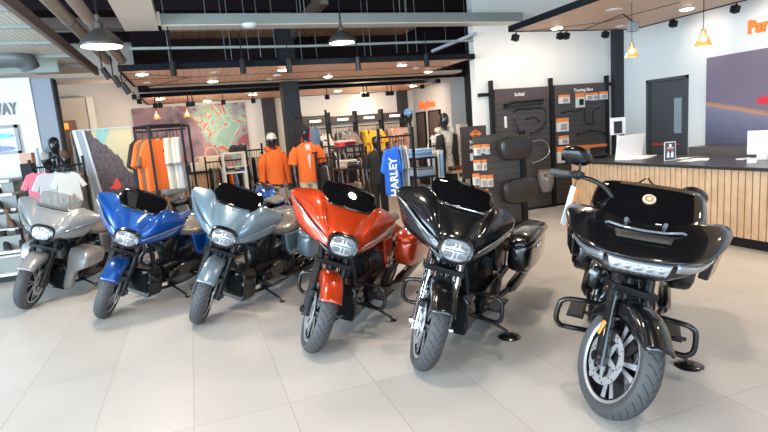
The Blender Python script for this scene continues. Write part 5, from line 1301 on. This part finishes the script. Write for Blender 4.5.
tag(e, 'black helmet-bag shape lying at the far left end of the counter', 'bag'); obj('bag_body', G().loft([secx_(x, 0, .04, hy, hz) for x, hy, hz in ((-.16, .05, .02), (-.13, .09, .04), (.1, .10, .045), (.16, .05, .02))]) if False else G().ball((0, 0, .035), (.16, .1, .035), 14), BKM, e)
e.name = 'soft_bag'

# ------------------------------------------------------------------ left: display wall, graphic stand, racks
Yw = 10.2
a0 = aY(33.5, 104, Yw); zt = aY(10, 78, Yw).z
tag(obj('wall_showroom_left', G().box((-7.9, Yw, 0), (a0.x, Yw+.12, zt)), mat('panel_white', (.80, .78, .74), .5), smooth=False), kind='structure')
q = aY(3.5, 115, Yw-.02); t = text_mesh('wall_lettering', 'FREEWAY', .27, mat('letter_grey', (.16, .15, .16), .4, .3), (0, 0, 0), (1, 0, 0), (0, 0, 1), ext=.012, bold=.004, sx=.60)
mx_ = max(v.co.x for v in t.data.vertices); qe = aY(17.5, 113, Yw-.02); ql = aY(10, 114.5, Yw-.02)
t.location = (qe.x-mx_, Yw-.015, ql.z)
tag(t, 'dark grey raised lettering ending in WAY on the white display wall', 'sign')
# grey clad column to its right
a, b = aY(31, 104, Yw), aY(54, 104, Yw)
struct('trim_6', G().box((a0.x, Yw+.02, 0), (b.x+.0, Yw+.5, zt-.02)), MIDG)
struct('trim_7', G().box((b.x, Yw+.02, 0), (b.x+.03, Yw+.3, zt-.02)), DKG)
# framed swatch board
a, b = aY(-40, 140, Yw), aY(20.5, 140, Yw); z1_, z0_ = aY(10, 125, Yw).z, aY(10, 154, Yw).z
e = empty('framed_display', (b.x-.6, Yw-.02, z0_)); tag(e, 'grey framed board with two blue streamlined shapes on the white wall', 'framed board'); w = rel(e)
obj('board', G().box((a.x, Yw-.025, z0_), (b.x, Yw-.005, z1_)), mat('board_white', (.72, .74, .75), .4), e, smooth=False, xf=w)
g = G()
for s_ in (((a.x, z1_-.05), (b.x, z1_)), ((b.x-.05, z0_), (b.x, z1_)), ((a.x, z0_), (b.x, z0_+.04))): g.box((s_[0][0], Yw-.05, s_[0][1]), (s_[1][0], Yw-.02, s_[1][1]))
obj('frame_border', g, mat('frame_grey', (.22, .23, .23), .4, .4), e, smooth=False, xf=w)
for (px, py), c, n_ in (((12.5, 136), (.02, .45, .85), 'cyan'), ((14, 148.5), (.04, .06, .75), 'blue')):
    q = aY(px, py, Yw-.05)
    g = G().loft([[(q.x-.55+.55*t_, Yw-.04-d_, q.z+k_*(.085*math.sqrt(max(0, 1-t_))*(1-.0*t_)+.004)) for t_, k_ in [(i/10, 1) for i in range(11)]+[(1-i/10, -.6) for i in range(11)]] for d_ in (0, .03)])
    o = obj('streamlined_shape', g, mat('swatch_'+n_, c, .2, .2, coat=1), e, xf=w)
# stepped white shelving at the lower left
Ys = 9.6
e = empty('stepped_shelving', (-3.4, Ys, 0)); tag(e, 'white stepped shelving at the far left behind the grey motorcycle', 'shelving'); w = rel(e)
SH = mat('shelf_pale', (.66, .66, .64), .5)
xr_ = aY(29, 230, Ys-.3).x
for i, (z, d_) in enumerate(((.14, 1.0), (.42, .75), (.72, .55), (1.0, .4), (1.22, .32), (1.42, .25))):
    obj('shelf_board', G().box((-6.4, Ys-d_, z-.04), (xr_-.03*i, Yw-.02, z)), SH, e, smooth=False, xf=w)
    if i < 5: obj('riser', G().box((-6.4, Ys-d_+.12, z), (xr_-.03*i, Ys-d_+.15, z+.2)), mat('riser_grey', (.25, .27, .26), .5), e, smooth=False, xf=w)
obj('plinth', G().box((-6.4, Ys-.9, 0), (xr_, Yw-.02, .1)), DKG, e, smooth=False, xf=w)
# boots and boxes on those shelves
def boot(p, m, label, ang=0, k=1.):
    e = empty('boot', p, (0, 0, ang)); tag(e, label, 'boot', 'boots on the stepped shelving')
    g = G(); g.loft([[(x*k, y*k, z*k) for x, y, z in r] for r in [[(a_*cos(t), cy+b_*sin(t), z) for t in [2*pi*i/14 for i in range(14)]] for z, a_, b_, cy in ((0.02, .045, .13, -.04), (.05, .045, .13, -.04), (.09, .042, .09, -.01), (.13, .04, .055, .03), (.2, .042, .05, .04), (.28, .048, .058, .04))]])
    obj('upper', g, m, e); obj('sole', G().loft([[(.05*k*cos(t), k*(-.04+.14*sin(t)), z*k) for t in [2*pi*i/14 for i in range(14)]] for z in (0, .025)]), RUB if 'RUB' in globals() else BKM, e)
for i, (x, z, d_, c) in enumerate([(-3.2, .42, .6, C_BK), (-3.0, .42, .6, C_BK), (-3.6, .42, .6, C_BR), (-3.15, .72, .42, C_BR), (-3.4, .72, .42, C_BK), (-3.75, .72, .42, C_BK), (-3.45, .14, .85, C_BK), (-3.9, .14, .85, C_GR), (-3.3, 1.0, .28, C_BK), (-3.6, 1.0, .28, C_BR)]):
    boot((x+.5, Ys-d_+.0, z), c, '%s boot on the stepped white shelving, %s from the bottom right' % (CN[c], ORD[i]), .5)
for i, (x, z, d_, h_) in enumerate([(-2.98, .14, .8, .22), (-3.05, .72, .42, .2), (-2.95, .42, .5, .18), (-3.25, 1.22, .2, .14)]):
    e = empty('shoe_box', (x+.35, Ys-d_+.1, z)); tag(e, 'pale cardboard box on the stepped shelving, %s of four' % ORD[i], 'box', 'boxes on the stepped shelving')
    obj('box_body', G().box((-.16, -.1, 0), (.16, .1, h_-.03)), mat('card_cream', (.68, .62, .52), .7), e, smooth=False); obj('box_lid', G().box((-.165, -.105, h_-.05), (.165, .105, h_)), SH, e, smooth=False)
# dark tall frame with copper top at (20-38,150-200)
a, b = aY(21, 160, 9.0), aY(33, 160, 9.0); zt = aY(25, 153, 9.0).z
e = empty('display_plinth', ((a.x+b.x)/2, 9.0, 0)); tag(e, 'dark open-framed display stand with a copper-coloured cap beside the shelving', 'display stand'); w = rel(e)
obj('copper_cap', G().box((a.x, 8.95, zt-.15), (b.x, 9.15, zt)), mat('copper_wood', (.50, .30, .22), .5), e, smooth=False, xf=w)
for x in (a.x+.03, b.x-.03): obj('upright', G().box((x-.045, 8.95, 0), (x+.045, 9.05, zt-.15)), BKM, e, smooth=False, xf=w)
obj('cross_panel', G().box((a.x, 8.96, zt-.42), (b.x, 9.04, zt-.15)), BKM, e, smooth=False, xf=w)
# left rack of shirts
rack_of(30, 84, 166, 8.9, [C_PK, C_RD, C_GR, C_LG, C_LG, C_WH, C_WH, C_WH, C_RT, C_RT, C_RD, C_RT, C_GR], 'the left rack behind the grey motorcycle', 'black clothes rack of pink, white and rust garments behind the grey motorcycle', jitter=.5)
for i, (px, c, sc_) in enumerate(((37, C_PK, .6), (49, C_LG, .66), (66, C_WH, .58))):
    q = aY(px, 172, 8.55); shirt((q.x, 8.6, q.z), c, '%s top facing outward on the left rack behind the grey motorcycle' % CN[c], 'shirt', None, ang=.25, sc=sc_, th=.10)
# shelf + heads behind the left rack
a, b = aY(42, 158, 10.0), aY(78, 158, 10.0); zs = aY(60, 162, 10.0).z
shelf_unit(a.x, b.x, 9.8, 10.15, [zs-1.0, zs-.5, zs-.16], 'grey and blue cap shelf unit behind the left clothes rack', m=mat('unit_blue_grey', (.28, .34, .38), .5), top=zs+.25)
for i, (px, c) in enumerate(((47, C_WH), (55.5, C_BK), (67, C_BR))):
    q = aY(px, 164, 9.95); head_form((q.x, 9.97, zs-.16), 'black head form with %s cap on the blue-grey shelf unit' % CN[c], c)
q = aY(56.5, 158, 9.6); head_form((q.x, 9.6, q.z), 'tall glossy black head form standing above the left clothes rack', None, stand=q.z)
# orange lit sign on dark lintel in the far left
p0, p1 = aY(60, 121, 13), aY(77, 131, 13)
e = empty('exit_portal', (p0.x, 13, 0)); tag(e, 'dark doorway frame with a small orange lit sign, far left', 'doorway frame'); w = rel(e)
obj('lintel', G().box((p0.x, 13, p1.z), (p1.x, 13.1, p0.z)), BRN, e, smooth=False, xf=w)
for x in (p0.x, p1.x-.12): obj('jamb', G().box((x, 13, 0), (x+.12, 13.1, p1.z)), BRN, e, smooth=False, xf=w)
s0, s1 = aY(61.5, 123.5, 12.97), aY(68.5, 129, 12.97); obj('lit_panel', G().box((s0.x, 12.95, s1.z), (s1.x, 13, s0.z)), mat('lit_orange', (.9, .2, .03), .5, emit=(1, .2, .03), es=1.6), e, smooth=False, xf=w)
struct('wall_rear_left', G().box((-8, 14.2, 0), (aY(88, 110, 14.2).x, 14.35, 3.0)), WALLB)
struct('trim_8', G().box((aY(88, 110, 14.2).x, 14.15, 0), (aY(95, 110, 14.2).x, 14.5, 3.0)), WALL)
# graphic stand
Yg = 9.15
def m_graphic():
    m, nt, b, N = nodes('graphic_print'); L = nt.links.new
    tc = N('ShaderNodeTexCoord'); sp = N('ShaderNodeSeparateXYZ'); L(tc.outputs['Generated'], sp.inputs[0])
    nz = N('ShaderNodeTexNoise'); nz.inputs['Scale'].default_value = 3.2; nz.inputs['Detail'].default_value = 7; nz.inputs['Roughness'].default_value = .65; L(tc.outputs['Generated'], nz.inputs['Vector'])
    def mth(op, a, c):
        n = nt.nodes.new('ShaderNodeMath'); n.operation = op
        for i, v in enumerate((a, c)):
            if isinstance(v, (int, float)): n.inputs[i].default_value = v
            else: L(v, n.inputs[i])
        return n.outputs[0]
    X_, Z_ = sp.outputs['X'], sp.outputs['Z']
    # mountain boundary height falls from left to right
    edge = mth('SUBTRACT', mth('ADD', 1.02, mth('MULTIPLY', mth('SUBTRACT', nz.outputs['Fac'], .5), .35)), mth('MULTIPLY', X_, .42))
    dark = mth('LESS_THAN', Z_, edge)
    teal = mth('MULTIPLY', mth('MULTIPLY', mth('GREATER_THAN', X_, .22), mth('LESS_THAN', mth('ADD', X_, mth('MULTIPLY', mth('SUBTRACT', 1., Z_), 1.5)), .55)), 1.)
    n2 = N('ShaderNodeTexNoise'); n2.inputs['Scale'].default_value = 26; n2.inputs['Detail'].default_value = 5; L(tc.outputs['Generated'], n2.inputs['Vector'])
    cr = N('ShaderNodeValToRGB'); cr.color_ramp.elements[0].color = (.020, .007, .010, 1); cr.color_ramp.elements[1].color = (.15, .06, .05, 1); cr.color_ramp.elements[0].position = .42; cr.color_ramp.elements[1].position = .72; L(n2.outputs['Fac'], cr.inputs['Fac'])
    base = N('ShaderNodeMix'); base.data_type = 'RGBA'; L(teal, base.inputs['Factor']); base.inputs[6].default_value = (.46, .37, .20, 1); base.inputs[7].default_value = (.20, .37, .31, 1)
    mx = N('ShaderNodeMix'); mx.data_type = 'RGBA'; L(dark, mx.inputs['Factor']); L(base.outputs[2], mx.inputs[6]); L(cr.outputs['Color'], mx.inputs[7])
    L(mx.outputs[2], b.inputs['Base Color']); b.inputs['Roughness'].default_value = .4
    return m
tl = aY(83, 130.5, Yg); tr = aY(130, 127.5, Yg); bl = aY(104, 215, Yg)
lean = (bl.x-tl.x)/(tl.z-bl.z)*.75
e = empty('graphic_stand', (tl.x, Yg, 0)); tag(e, 'tall printed graphic stand of a mountain scene between pale posts, left of centre', 'display stand')
zt = tl.z; zb_ = .12
def sh(p): p = V(p); return V((p.x-(p.z-zt)*lean*.45, p.y, p.z))
wd = tr.x-tl.x
obj('graphic_panel', G().box((0.02, .02, zb_), (wd, .045, zt)), m_graphic(), e, smooth=False)
ga = G()
P0 = aY(71.5, 129.5, Yg)-V((tl.x, Yg, 0)); P1 = aY(96, 213, Yg)-V((tl.x, Yg, 0))
d_ = (P1-P0); bot_ = P0+d_*((P0.z)/(P0.z-P1.z))
top_w = .145
obj('side_post', G().loft([[(bot_.x, 0, 0), (bot_.x+.05, 0, 0), (bot_.x+.05, .08, 0), (bot_.x, .08, 0)], [(P0.x, 0, zt), (P0.x+.05, 0, zt), (P0.x+.05, .08, zt), (P0.x, .08, zt)]]), mat('post_pale', (.52, .55, .56), .4), e, smooth=False)
obj('side_post', G().loft([[(bot_.x+.05, .01, 0), (bot_.x+.14, .01, 0), (bot_.x+.14, .07, 0), (bot_.x+.05, .07, 0)], [(P0.x+.05, .01, zt), (P0.x+.13, .01, zt), (P0.x+.13, .07, zt), (P0.x+.05, .07, zt)]]), MIDG, e, smooth=False)
obj('side_post', G().loft([[(bot_.x+.14, 0, 0), (bot_.x+.175, 0, 0), (bot_.x+.175, .08, 0), (bot_.x+.14, .08, 0)], [(P0.x+.13, 0, zt), (P0.x+.16, 0, zt), (P0.x+.16, .08, zt), (P0.x+.13, .08, zt)]]), mat('post_pale', (.52, .55, .56), .4), e, smooth=False)
obj('top_rail', G().box((P0.x, 0, zt), (wd+.02, .04, zt+.014)), mat('rail_silver', (.30, .30, .30), .35, .6), e, smooth=False)
obj('foot', G().box((bot_.x-.02, -.25, 0), (bot_.x+.2, .3, .03)), MIDG, e, smooth=False); obj('foot', G().box((wd-.1, -.25, 0), (wd, .3, .03)), MIDG, e, smooth=False)
# small red headlight-like lamp on the graphic (painted rider figure): flat print
q = aY(115, 184, Yg)-V((tl.x, Yg, 0)); g = G().prism([(-.09, -.06), (-.03, -.02), (0, .06), (.04, .09), (.07, .02), (.09, -.05), (.03, -.09)], .014, .021, 0, lambda u, v, t: (q.x+u, t, q.z+v)); obj('red_rider_print', g, mat('print_redorange', (.75, .06, .03), .5), e, smooth=False)
# garment frame rack with orange shirts
Yr = 8.3
e = empty('garment_frame', (aY(160, 130, Yr).x, Yr, 0)); tag(e, 'black square-tube garment frame with orange and cream shirts, left of centre', 'clothes rack')
pts = [aY(133, 127, Yr), aY(147.5, 126, 8.0), aY(181, 126, Yr)]
zt = pts[1].z
w = rel(e)
x0_, xm, x1_ = pts[0].x, pts[1].x, pts[2].x
for x, y in ((x0_, Yr+.1), (xm, 8.05), (x1_, Yr), (xm-.02, 8.7), (x1_+.1, 8.9)): obj('upright', G().cbox((x, y, zt/2), (.035, .035, zt)), BKM, e, smooth=False, xf=w)
for a_, b_ in (((x0_, Yr+.1), (xm, 8.05)), ((xm, 8.05), (x1_, Yr)), ((xm-.02, 8.7), (x1_+.1, 8.9)), ((x1_, Yr), (x1_+.1, 8.9)), ((x0_, Yr+.1), (xm-.02, 8.7))):
    obj('top_bar', G().tube([(a_[0], a_[1], zt), (b_[0], b_[1], zt)], .02, 6), BKM, e, xf=w); obj('bottom_bar', G().tube([(a_[0], a_[1], .03), (b_[0], b_[1], .03)], .02, 6), BKM, e, xf=w)
obj('hanging_bar', G().tube([(x0_, 8.42, zt-.06), (x1_+.05, 8.5, zt-.06)], .012, 8), BKM, e, xf=w)
for i, (px, c, an, sc_) in enumerate(((139, C_BK, 1.1, 1.0), (142, C_OR, 1.15, 1.), (146, C_BR, 1.2, 1.), (149, C_OR, 1.1, 1.), (152, C_OR, .9, 1.), (157.5, C_OR, .55, 1.0), (166.5, C_CR, 1.5, 1.), (170, C_KH, 1.5, 1.), (173, C_CR, 1.52, 1.), (177, C_LG, 1.52, 1.))):
    q = aY(px, 134, 8.45); shirt((q.x, 8.46-(.12 if i == 5 else 0), zt-.17), c, '%s shirt on the black garment frame, %s from the left' % (CN[c], ORD[i]), 'shirt', 'shirts on the garment frame', ang=an, sc=sc_, th=.07, print_=C_BK if i == 5 else None, hook=.11)
# accessories on the back slatted counter
for i, (px, py, c, sz) in enumerate([(186, 165, C_BK, .16), (193, 165, C_GR, .14), (199, 162, C_WH, .2), (204, 164, C_BK, .15), (213, 161, C_CR, .32), (218, 164, C_BK, .18)]):
    q = aY(px, 168, 14.2); e = empty('handbag', (q.x, 14.2, 1.05)); tag(e, '%s bag on the slatted counter under the mural, %s from the left' % (CN[c], ORD[i]), 'bag', 'bags on the slatted counter')
    s = sz
    obj('bag_body', G().loft([[(a_*s, b_*s*.45, z*s) for a_, b_ in ((-1, -.8), (-.8, -1), (.8, -1), (1, -.8), (1, .8), (.8, 1), (-.8, 1), (-1, .8))] for z in (0.01, .6, 1.1)]), c, e, bev=.01); obj('bag_handle', G().tube([(-.5*s, 0, 1.1*s), (-.3*s, 0, 1.7*s), (.3*s, 0, 1.7*s), (.5*s, 0, 1.1*s)], .012, 6, smooth=3), c, e)
q = aY(222, 160, 13.8); head_form((q.x, 13.8, 1.05), 'dark head form on the right end of the slatted counter', C_BR, stand=1.05-.0)
# white jewellery / accessory towers
a, b = aY(225, 175, 9.9), aY(246, 175, 9.9); zt = aY(235, 152, 9.9).z
e = shelf_unit(a.x, b.x, 9.8, 10.2, [.3, .7, zt-.35, zt], 'pale accessory shelf unit left of the hoodie mannequin', m=mat('unit_pale', (.62, .56, .48), .55))
for i, (px, py, c) in enumerate([(230, 160, C_GR), (236, 160, C_BK), (242, 160, C_BL), (231, 170, C_BK), (239, 170, C_OR)]):
    q = aY(px, py, 9.95); zz = zt-.35 if i < 3 else .7
    folded(q.x, 9.95, zz, [c, C_BK if c != C_BK else C_GR, C_CR], 'on the pale accessory unit, %s stack' % ORD[i], w=.14, d=.2)
for i, px in enumerate((234, 241)):
    q = aY(px, 149, 10.0); e = empty('cap', (q.x, 10.0, zt)); tag(e, 'black cap on top of the pale accessory unit, %s one' % ('left', 'right')[i], 'cap'); obj('crown', G().lathe([(.095, 0), (.093, .05), (.07, .10), (.03, .125), (.001, .13)], n=16), C_BK, e); obj('brim', G().loft([[(.08*cos(t), -.06-.10*sin(t), z) for t in [pi*i/8 for i in range(9)]] for z in (.0, .012)]), C_BK, e)
# table with accessories before plaid mannequin
q0, q1 = aY(440, 171, 8.5), aY(462, 171, 8.5)
e = empty('display_table', ((q0.x+q1.x)/2, 8.3, 0)); tag(e, 'small wooden-topped table below the plaid mannequin', 'table'); w = rel(e)
zt = aY(452, 170, 8.3).z
obj('table_top', G().box((q0.x, 8.05, zt-.04), (q1.x, 8.42, zt)), OAK, e, smooth=False, xf=w)
for x in (q0.x+.04, q1.x-.04):
    for y in (8.09, 8.38): obj('leg', G().cbox((x, y, (zt-.04)/2), (.04, .04, zt-.04)), BKM, e, smooth=False, xf=w)
for i, (x, c) in enumerate(((.1, C_BK), (.25, C_RD), (.36, C_CR))):
    folded(q0.x+x, 8.22, zt, [c, C_BR], 'on the small wooden-topped table, %s stack' % ORD[i], w=.1, d=.15)
# white paint-card column right of plaid mannequin (457-466,125-160)
a, b = aY(459, 150, 9.6), aY(467, 150, 9.6); zt = aY(463, 124, 9.6).z
e = empty('card_tower', ((a.x+b.x)/2, 9.6, 0)); tag(e, 'slim pale spinner tower of small cards behind the dark poster', 'display stand')
obj('tower_body', G().cbox((0, 0, zt/2), (b.x-a.x, .15, zt)), mat('unit_pale', (.62, .56, .48), .55), e, smooth=False)
for k in range(7): obj('card', G().cbox((0, -.085, zt-.1-.12*k), ((b.x-a.x)*.8, .02, .07)), [BOXW, BKM, C_BR][k % 3], e, smooth=False)
# dark vertical-frame stacked items around the middle
rack_of(246, 262, 150, 10.6, [C_GR, C_BK, C_KH, C_GR, C_BK], 'the small rack behind the hoodie', 'small clothes rack half hidden behind the hoodie mannequin')
rack_of(316, 333, 158, 9.8, [C_BK, C_BK, C_GR, C_BK, C_BR], 'the dark rack right of the orange shirt', 'dark clothes rack right of the orange shirt mannequin', m=BKM)

q = aY(-4, 57, 9.2)
e = empty('round_duct', q); tag(e, 'dark grey round duct with a pale elbow at the upper left above the rail', 'duct')
obj('duct_pipe', G().tube([(-1.6, 0, 0), (.05, 0, 0)], .16, 18), mat('duct_dark', (.10, .11, .13), .4, .4), e)
obj('duct_elbow', G().tube([(.05, 0, 0), (.22, 0, -.01), (.34, .05, -.06), (.38, .1, -.16)], [.16, .16, .15, .13], 18, smooth=4), mat('duct_elbow_grey', (.16, .165, .17), .4, .4), e)
PADT = .016
STANDZ.update({'touring_motorcycleblack batwing-fairing touring motorcycle with bright fork legs, right end of the slanted row': PADT, 'touring_motorcycleblack touring motorcycle with wide frame-mounted fairing and slit headlight, nearest the counter': PADT})
P_GREY = paint('paint_stone_grey', (.27, .272, .275), metal=.25)
P_BLUE = paint('paint_royal_blue', (.003, .075, .34), metal=.45)
P_TEAL = paint('paint_slate_blue', (.155, .225, .275), metal=.3)
P_ORNG = paint('paint_burnt_orange', (.52, .04, .004), metal=.4)
ROW = 'batwing touring motorcycles parked in a slanted row'
B1 = make_bike('touring_motorcycle', 'pale grey touring motorcycle with grey lower fairings, leftmost in the row', ROW, (-1.665, 7.742, -112.8, 13.6, 14.6), P_GREY, lowers=True, clear=True, foot=(.159, .444))
B2 = make_bike('touring_motorcycle', 'royal blue touring motorcycle with black windshield, second from the left', ROW, (-.49, 6.687, -129.975, 32.117, 13.485), P_BLUE, foot=(.159, .444))
B3 = make_bike('touring_motorcycle', 'light slate-blue touring motorcycle parked between the blue and the orange ones', ROW, (.492, 5.879, -134.484, 31.039, 12.81), P_TEAL, foot=(.159, .444))
B4 = make_bike('touring_motorcycle', 'orange touring motorcycle with black windshield and orange front fender', ROW, (1.267, 4.693, -128.75, 33.814, 10.534), P_ORNG, guard=True, foot=(.159, .444), forks=SAT)
B5 = make_bike('touring_motorcycle', 'black batwing-fairing touring motorcycle with bright fork legs, right end of the slanted row', ROW, (1.993, 3.887, -136.362, 29.658, 9.08), BLK, guard=True, foot=(.159, .444), forks=CHR)
B6 = make_bike('touring_motorcycle', 'black touring motorcycle with wide frame-mounted fairing and slit headlight, nearest the counter', None, (2.666, 2.843, -135.94, 34.195, 10.122), BLK, kind='shark', guard=True, foot=(.096, .452), forks=BLK)

P_GR2 = paint('paint_warm_grey', (.30, .30, .30), metal=.3)
B7 = make_bike('touring_motorcycle', 'grey touring motorcycle with a top case, standing behind the blue one', None, (-.21, 10.4, 93, 4, 8), P_GR2, kind='naked', tour=True, tourz=.12, foot=(.12, .42))
B8 = make_bike('touring_motorcycle', 'blue touring motorcycle seen from behind, beyond the slate-blue and orange ones', None, (1.2, 8.7, 92, 4, 8), P_BLUE, kind='naked', foot=(.12, .42))
def foot_world(B):
    so = [x for x in COL.objects if x.parent == B and x.name.startswith('side_stand')][0]
    m = B.rotation_euler.to_matrix().to_4x4(); m.translation = B.location
    ps = [m @ v.co for v in so.data.vertices]; lo = min(p.z for p in ps); ps = [p for p in ps if p.z < lo+.006]
    return sum(ps, V())/len(ps)
for B, lab in ((B5, 'black round stand pad on the floor under the side stand of the black batwing motorcycle'), (B6, 'black round stand pad on the floor under the side stand nearest the counter')):
    f = foot_world(B)
    e = empty('stand_pad', (f.x, f.y, 0)); tag(e, lab, 'stand pad')
    obj('pad_disc', G().lathe([(.001, 0), (.085, 0), (.09, .004), (.082, .010), (.05, PADT), (.001, PADT)], n=28), BLK, e)
# price tags
def tagcard(p, d, w, label, edge):
    e = empty('price_tag', p); tag(e, label, 'price tag')
    z = V(d[0]).normalized(); x = V(d[1]); x = (x-z*x.dot(z)).normalized(); n = x.cross(z); L_ = d[2]
    M = Matrix((x, n, z)).transposed().to_4x4()
    obj('card', G().box((-w/2, 0, -L_), (w/2*.35, .003, 0), M=M), WHT, e, smooth=False)
    obj('card_edge', G().box((w/2*.35, 0, -L_), (w/2, .003, 0), M=M), edge, e, smooth=False)
    obj('card_text', G().box((-w*.1, -.002, -L_*.9), (w*.12, -.0005, -L_*.35), M=M), mat('print_redline', (.7, .2, .15), .6), e, smooth=False)
    obj('string', G().tube([(0, 0, 0), M @ V((0, 0, .05))], .003, 6), BKM, e)
A = aY(574.5, 187, 2.75); Bq = aY(564, 225, 2.70)
tagcard(A, (A-Bq, (1, 0, 0), (A-Bq).length), .055, 'long white and orange price tag hanging from the right handlebar of the wide-faired motorcycle', mat('tag_orange', (.85, .25, .06), .6))
A = aY(409, 204, 4.05); Bq = aY(412, 234, 4.0)
tagcard(A, (A-Bq, (1, 0, 0), (A-Bq).length), .075, 'white price tag hanging between the orange and the black batwing motorcycles', WHT)
w = bpy.data.worlds.new('daylight'); SC.world = w; w.use_nodes = True
bg = w.node_tree.nodes['Background']; bg.inputs[0].default_value = (.62, .80, 1., 1); bg.inputs[1].default_value = 1.6
def portal(loc, rot, sx, sy, en, col=(.64, .84, 1.)):
    l = bpy.data.lights.new('window_daylight', 'AREA'); l.shape = 'RECTANGLE'; l.size = sx; l.size_y = sy; l.energy = en; l.color = col
    o = bpy.data.objects.new('window_daylight', l); COL.objects.link(o); o.location = loc; o.rotation_euler = rot
portal((-8.3, 1, 1.95), (0, -pi/2, 0), 3.2, 11, 1300)
portal((-1.7, -4.9, 2.0), (pi/2, 0, 0), 12.4, 3.3, 420)
# unseen bell lamps added above the showroom floor to brighten it
for i, (x, y) in enumerate([(-2.5, 4.2), (.5, 3.6), (3.2, 4.6), (-1, .8), (2.5, .5), (-4, 1.5), (3.0, 7.0), (.8, 7.3)]):
    if i < 8:
        p = V((x, y, 3.9))
        if i > 5: continue
        bell(p, .45, 'added bell fill lamp over the showroom floor, %s outside the picture' % ORD[i], CZ)
for (x, y) in [(1.2, 9.8), (3.8, 9.3), (2, 13.3), (4.8, 13.3), (-.2, 13.3), (-2.5, 11.5), (-3.5, 13.2)]:
    pass
SC.view_settings.view_transform = 'Standard'; SC.view_settings.look = 'None'; SC.view_settings.gamma = 1; SC.view_settings.use_curve_mapping = False
SC.view_settings.exposure = .66
